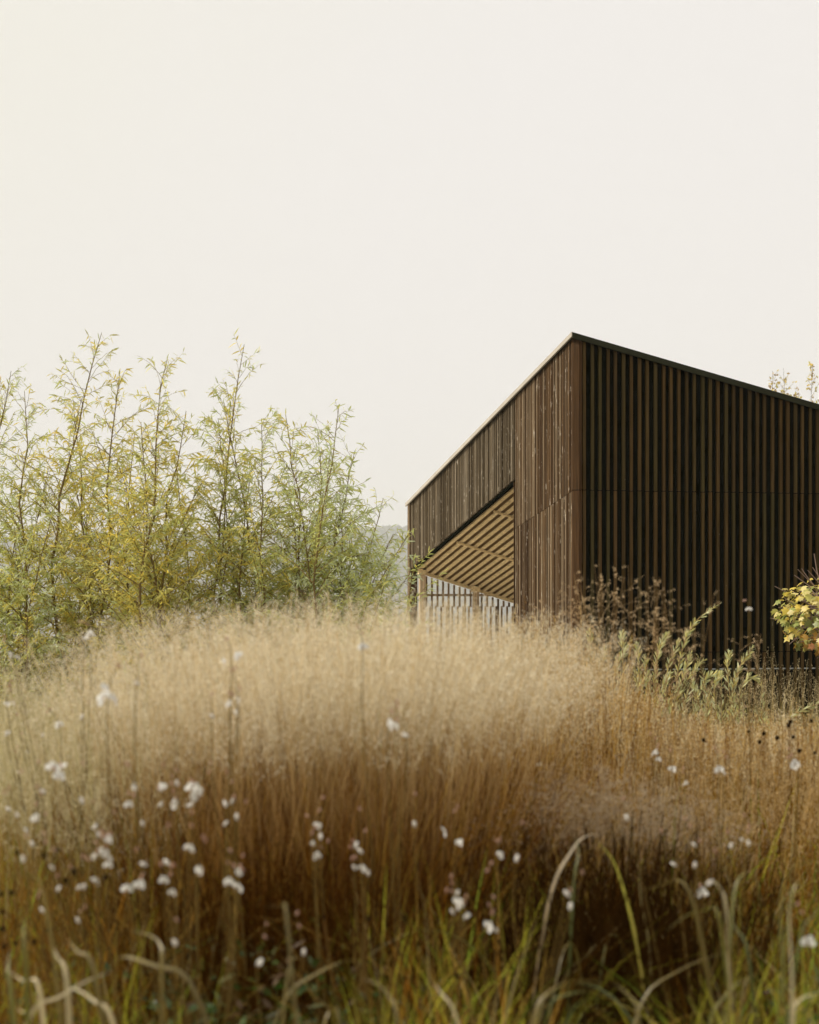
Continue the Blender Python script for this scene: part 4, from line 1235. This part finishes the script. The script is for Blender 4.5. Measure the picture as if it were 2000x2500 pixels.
gaura('white flowers in the golden grass, two on one stem at the right', 1620, 6.5, [(1597, 1840, 1.2), (1608, 1856, 1.0), (1641, 1881, 1.2), (1672, 1914, 1.0)], 220)
gaura('pair of white flowers before golden grass, under the shrubs at the right', 1765, 6.0, [(1756, 1883, 1.2), (1768, 1889, 1.1)], 221)
gaura('white flower pair nearest the right edge over golden grass', 1950, 6.2, [(1943, 1868, 1.2), (1950, 1873, 1.0)], 222)
gaura('single white flower high against the dark wall', 1840, 7.5, [(1828, 1488, 1.2)], 223)
gaura('white and pink flowers low among brown stems at the right', 1750, 4.8, [(1695, 2062, .8), (1785, 2065, .7), (1812, 2050, .6), (1828, 2058, .8), (1645, 2110, .6), (1697, 2112, .5), (1715, 2186, 1.2), (1530, 1995, .7)], 224)
gaura('single white flower in green leaves at the lower right edge', 1985, 4.0, [(1973, 2305, 1.3), (1733, 2155, .7)], 225)
gaura('small white flowers before the willow stems at the left', 190, 6.0, [(221, 1552, 1.2), (205, 1560, .7), (30, 1600, 1.0), (42, 1606, .9), (17, 1722, 1.0), (34, 1718, .8), (146, 1773, 1.1), (18, 1792, 1.0), (105, 1795, .7), (68, 1836, .7), (44, 1885, .8), (200, 1750, .7)], 226)

# ------------------------------------------------------------------ dried dark seed heads
def seed_head_mesh():
    acc = Acc()
    k = 7
    z = np.linspace(-1, 1, k)
    r = np.sqrt(np.clip(1 - z ** 2, 0.02, 1)) * (1 + 0.12 * np.cos(np.arange(k) * 3.1))
    acc.tubes(np.stack([np.zeros(k), np.zeros(k), z * 0.011], 1)[None], (r * 0.010)[None], np.broadcast_to(np.array([0.020, 0.012, 0.006]), (1, k, 3)), 9)
    rng = np.random.default_rng(3)
    m = 40
    d = unit(rng.normal(0, 1, (m, 3)))
    acc.lozenges(d * 0.011, d * 0.004, unit(np.cross(d, [0.3, 0.2, 1.0])) * 0.0015, np.tile([0.03, 0.018, 0.008], (m, 1)))
    return acc.mesh('seed_head', False)


SH = seed_head_mesh(); SH.materials.append(M['bark'])


def seed_plant(label, base_px, Z, heads, seed, s):
    rng = np.random.default_rng(seed)
    g = P(base_px, HOR, Z); g[2] = 0
    t_ = empty('dried_coneflower', g); tag(t_, label, 'plant', 'dried seed heads')
    for px, py in heads:
        tip = P(px, py, Z + rng.uniform(-0.2, 0.2))
        b = g + np.array([rng.uniform(-0.08, 0.08), rng.uniform(-0.08, 0.08), 0])
        pts = spline([b, b * 0.5 + tip * 0.5 + np.array([rng.normal(0, 0.02), 0, 0]), tip], 9)
        A = Acc(); A.tubes((pts - g)[None], np.linspace(0.003, 0.0018, 9)[None] * s, np.broadcast_to(np.array([0.16, 0.085, 0.025]), (1, 9, 3)), 4)
        link('stem', A.mesh('stem', True), M['bark'], t_)
        o = link('seed_head', SH, None, t_); o.location = tip - g; o.scale = (s * rng.uniform(.85, 1.15),) * 3
        o.rotation_euler = (rng.uniform(-.3, .3), rng.uniform(-.3, .3), 0)


seed_plant('lone black seed head on a brown stem before golden grass', 1725, 8.0, [(1718, 1807)], 301, 0.72)
seed_plant('three black seed heads close together before pale shrub leaves', 1850, 8.0, [(1829, 1786), (1865, 1791), (1855, 1811)], 302, 0.72)
seed_plant('dark seed heads nearest the right edge below the leaning sprig', 1940, 8.0, [(1926, 1771), (1937, 1799), (1898, 1801), (1952, 1833), (1930, 1762), (1980, 1760), (1990, 1838)], 303, 0.8)
seed_plant('black seed heads scattered low at the left edge', 90, 4.3, [(42, 2082), (140, 2075), (108, 2088), (180, 2128), (160, 2150), (28, 2180), (3, 2182), (5, 2226), (5, 2268), (116, 2272), (37, 2303), (9, 2310), (85, 2300), (258, 2142)], 304, 0.62)
seed_plant('few dark seed heads low in the middle of the bed', 900, 4.3, [(790, 2240), (900, 2242), (985, 2242), (1117, 2382), (990, 2388), (1055, 2490)], 305, 0.6)
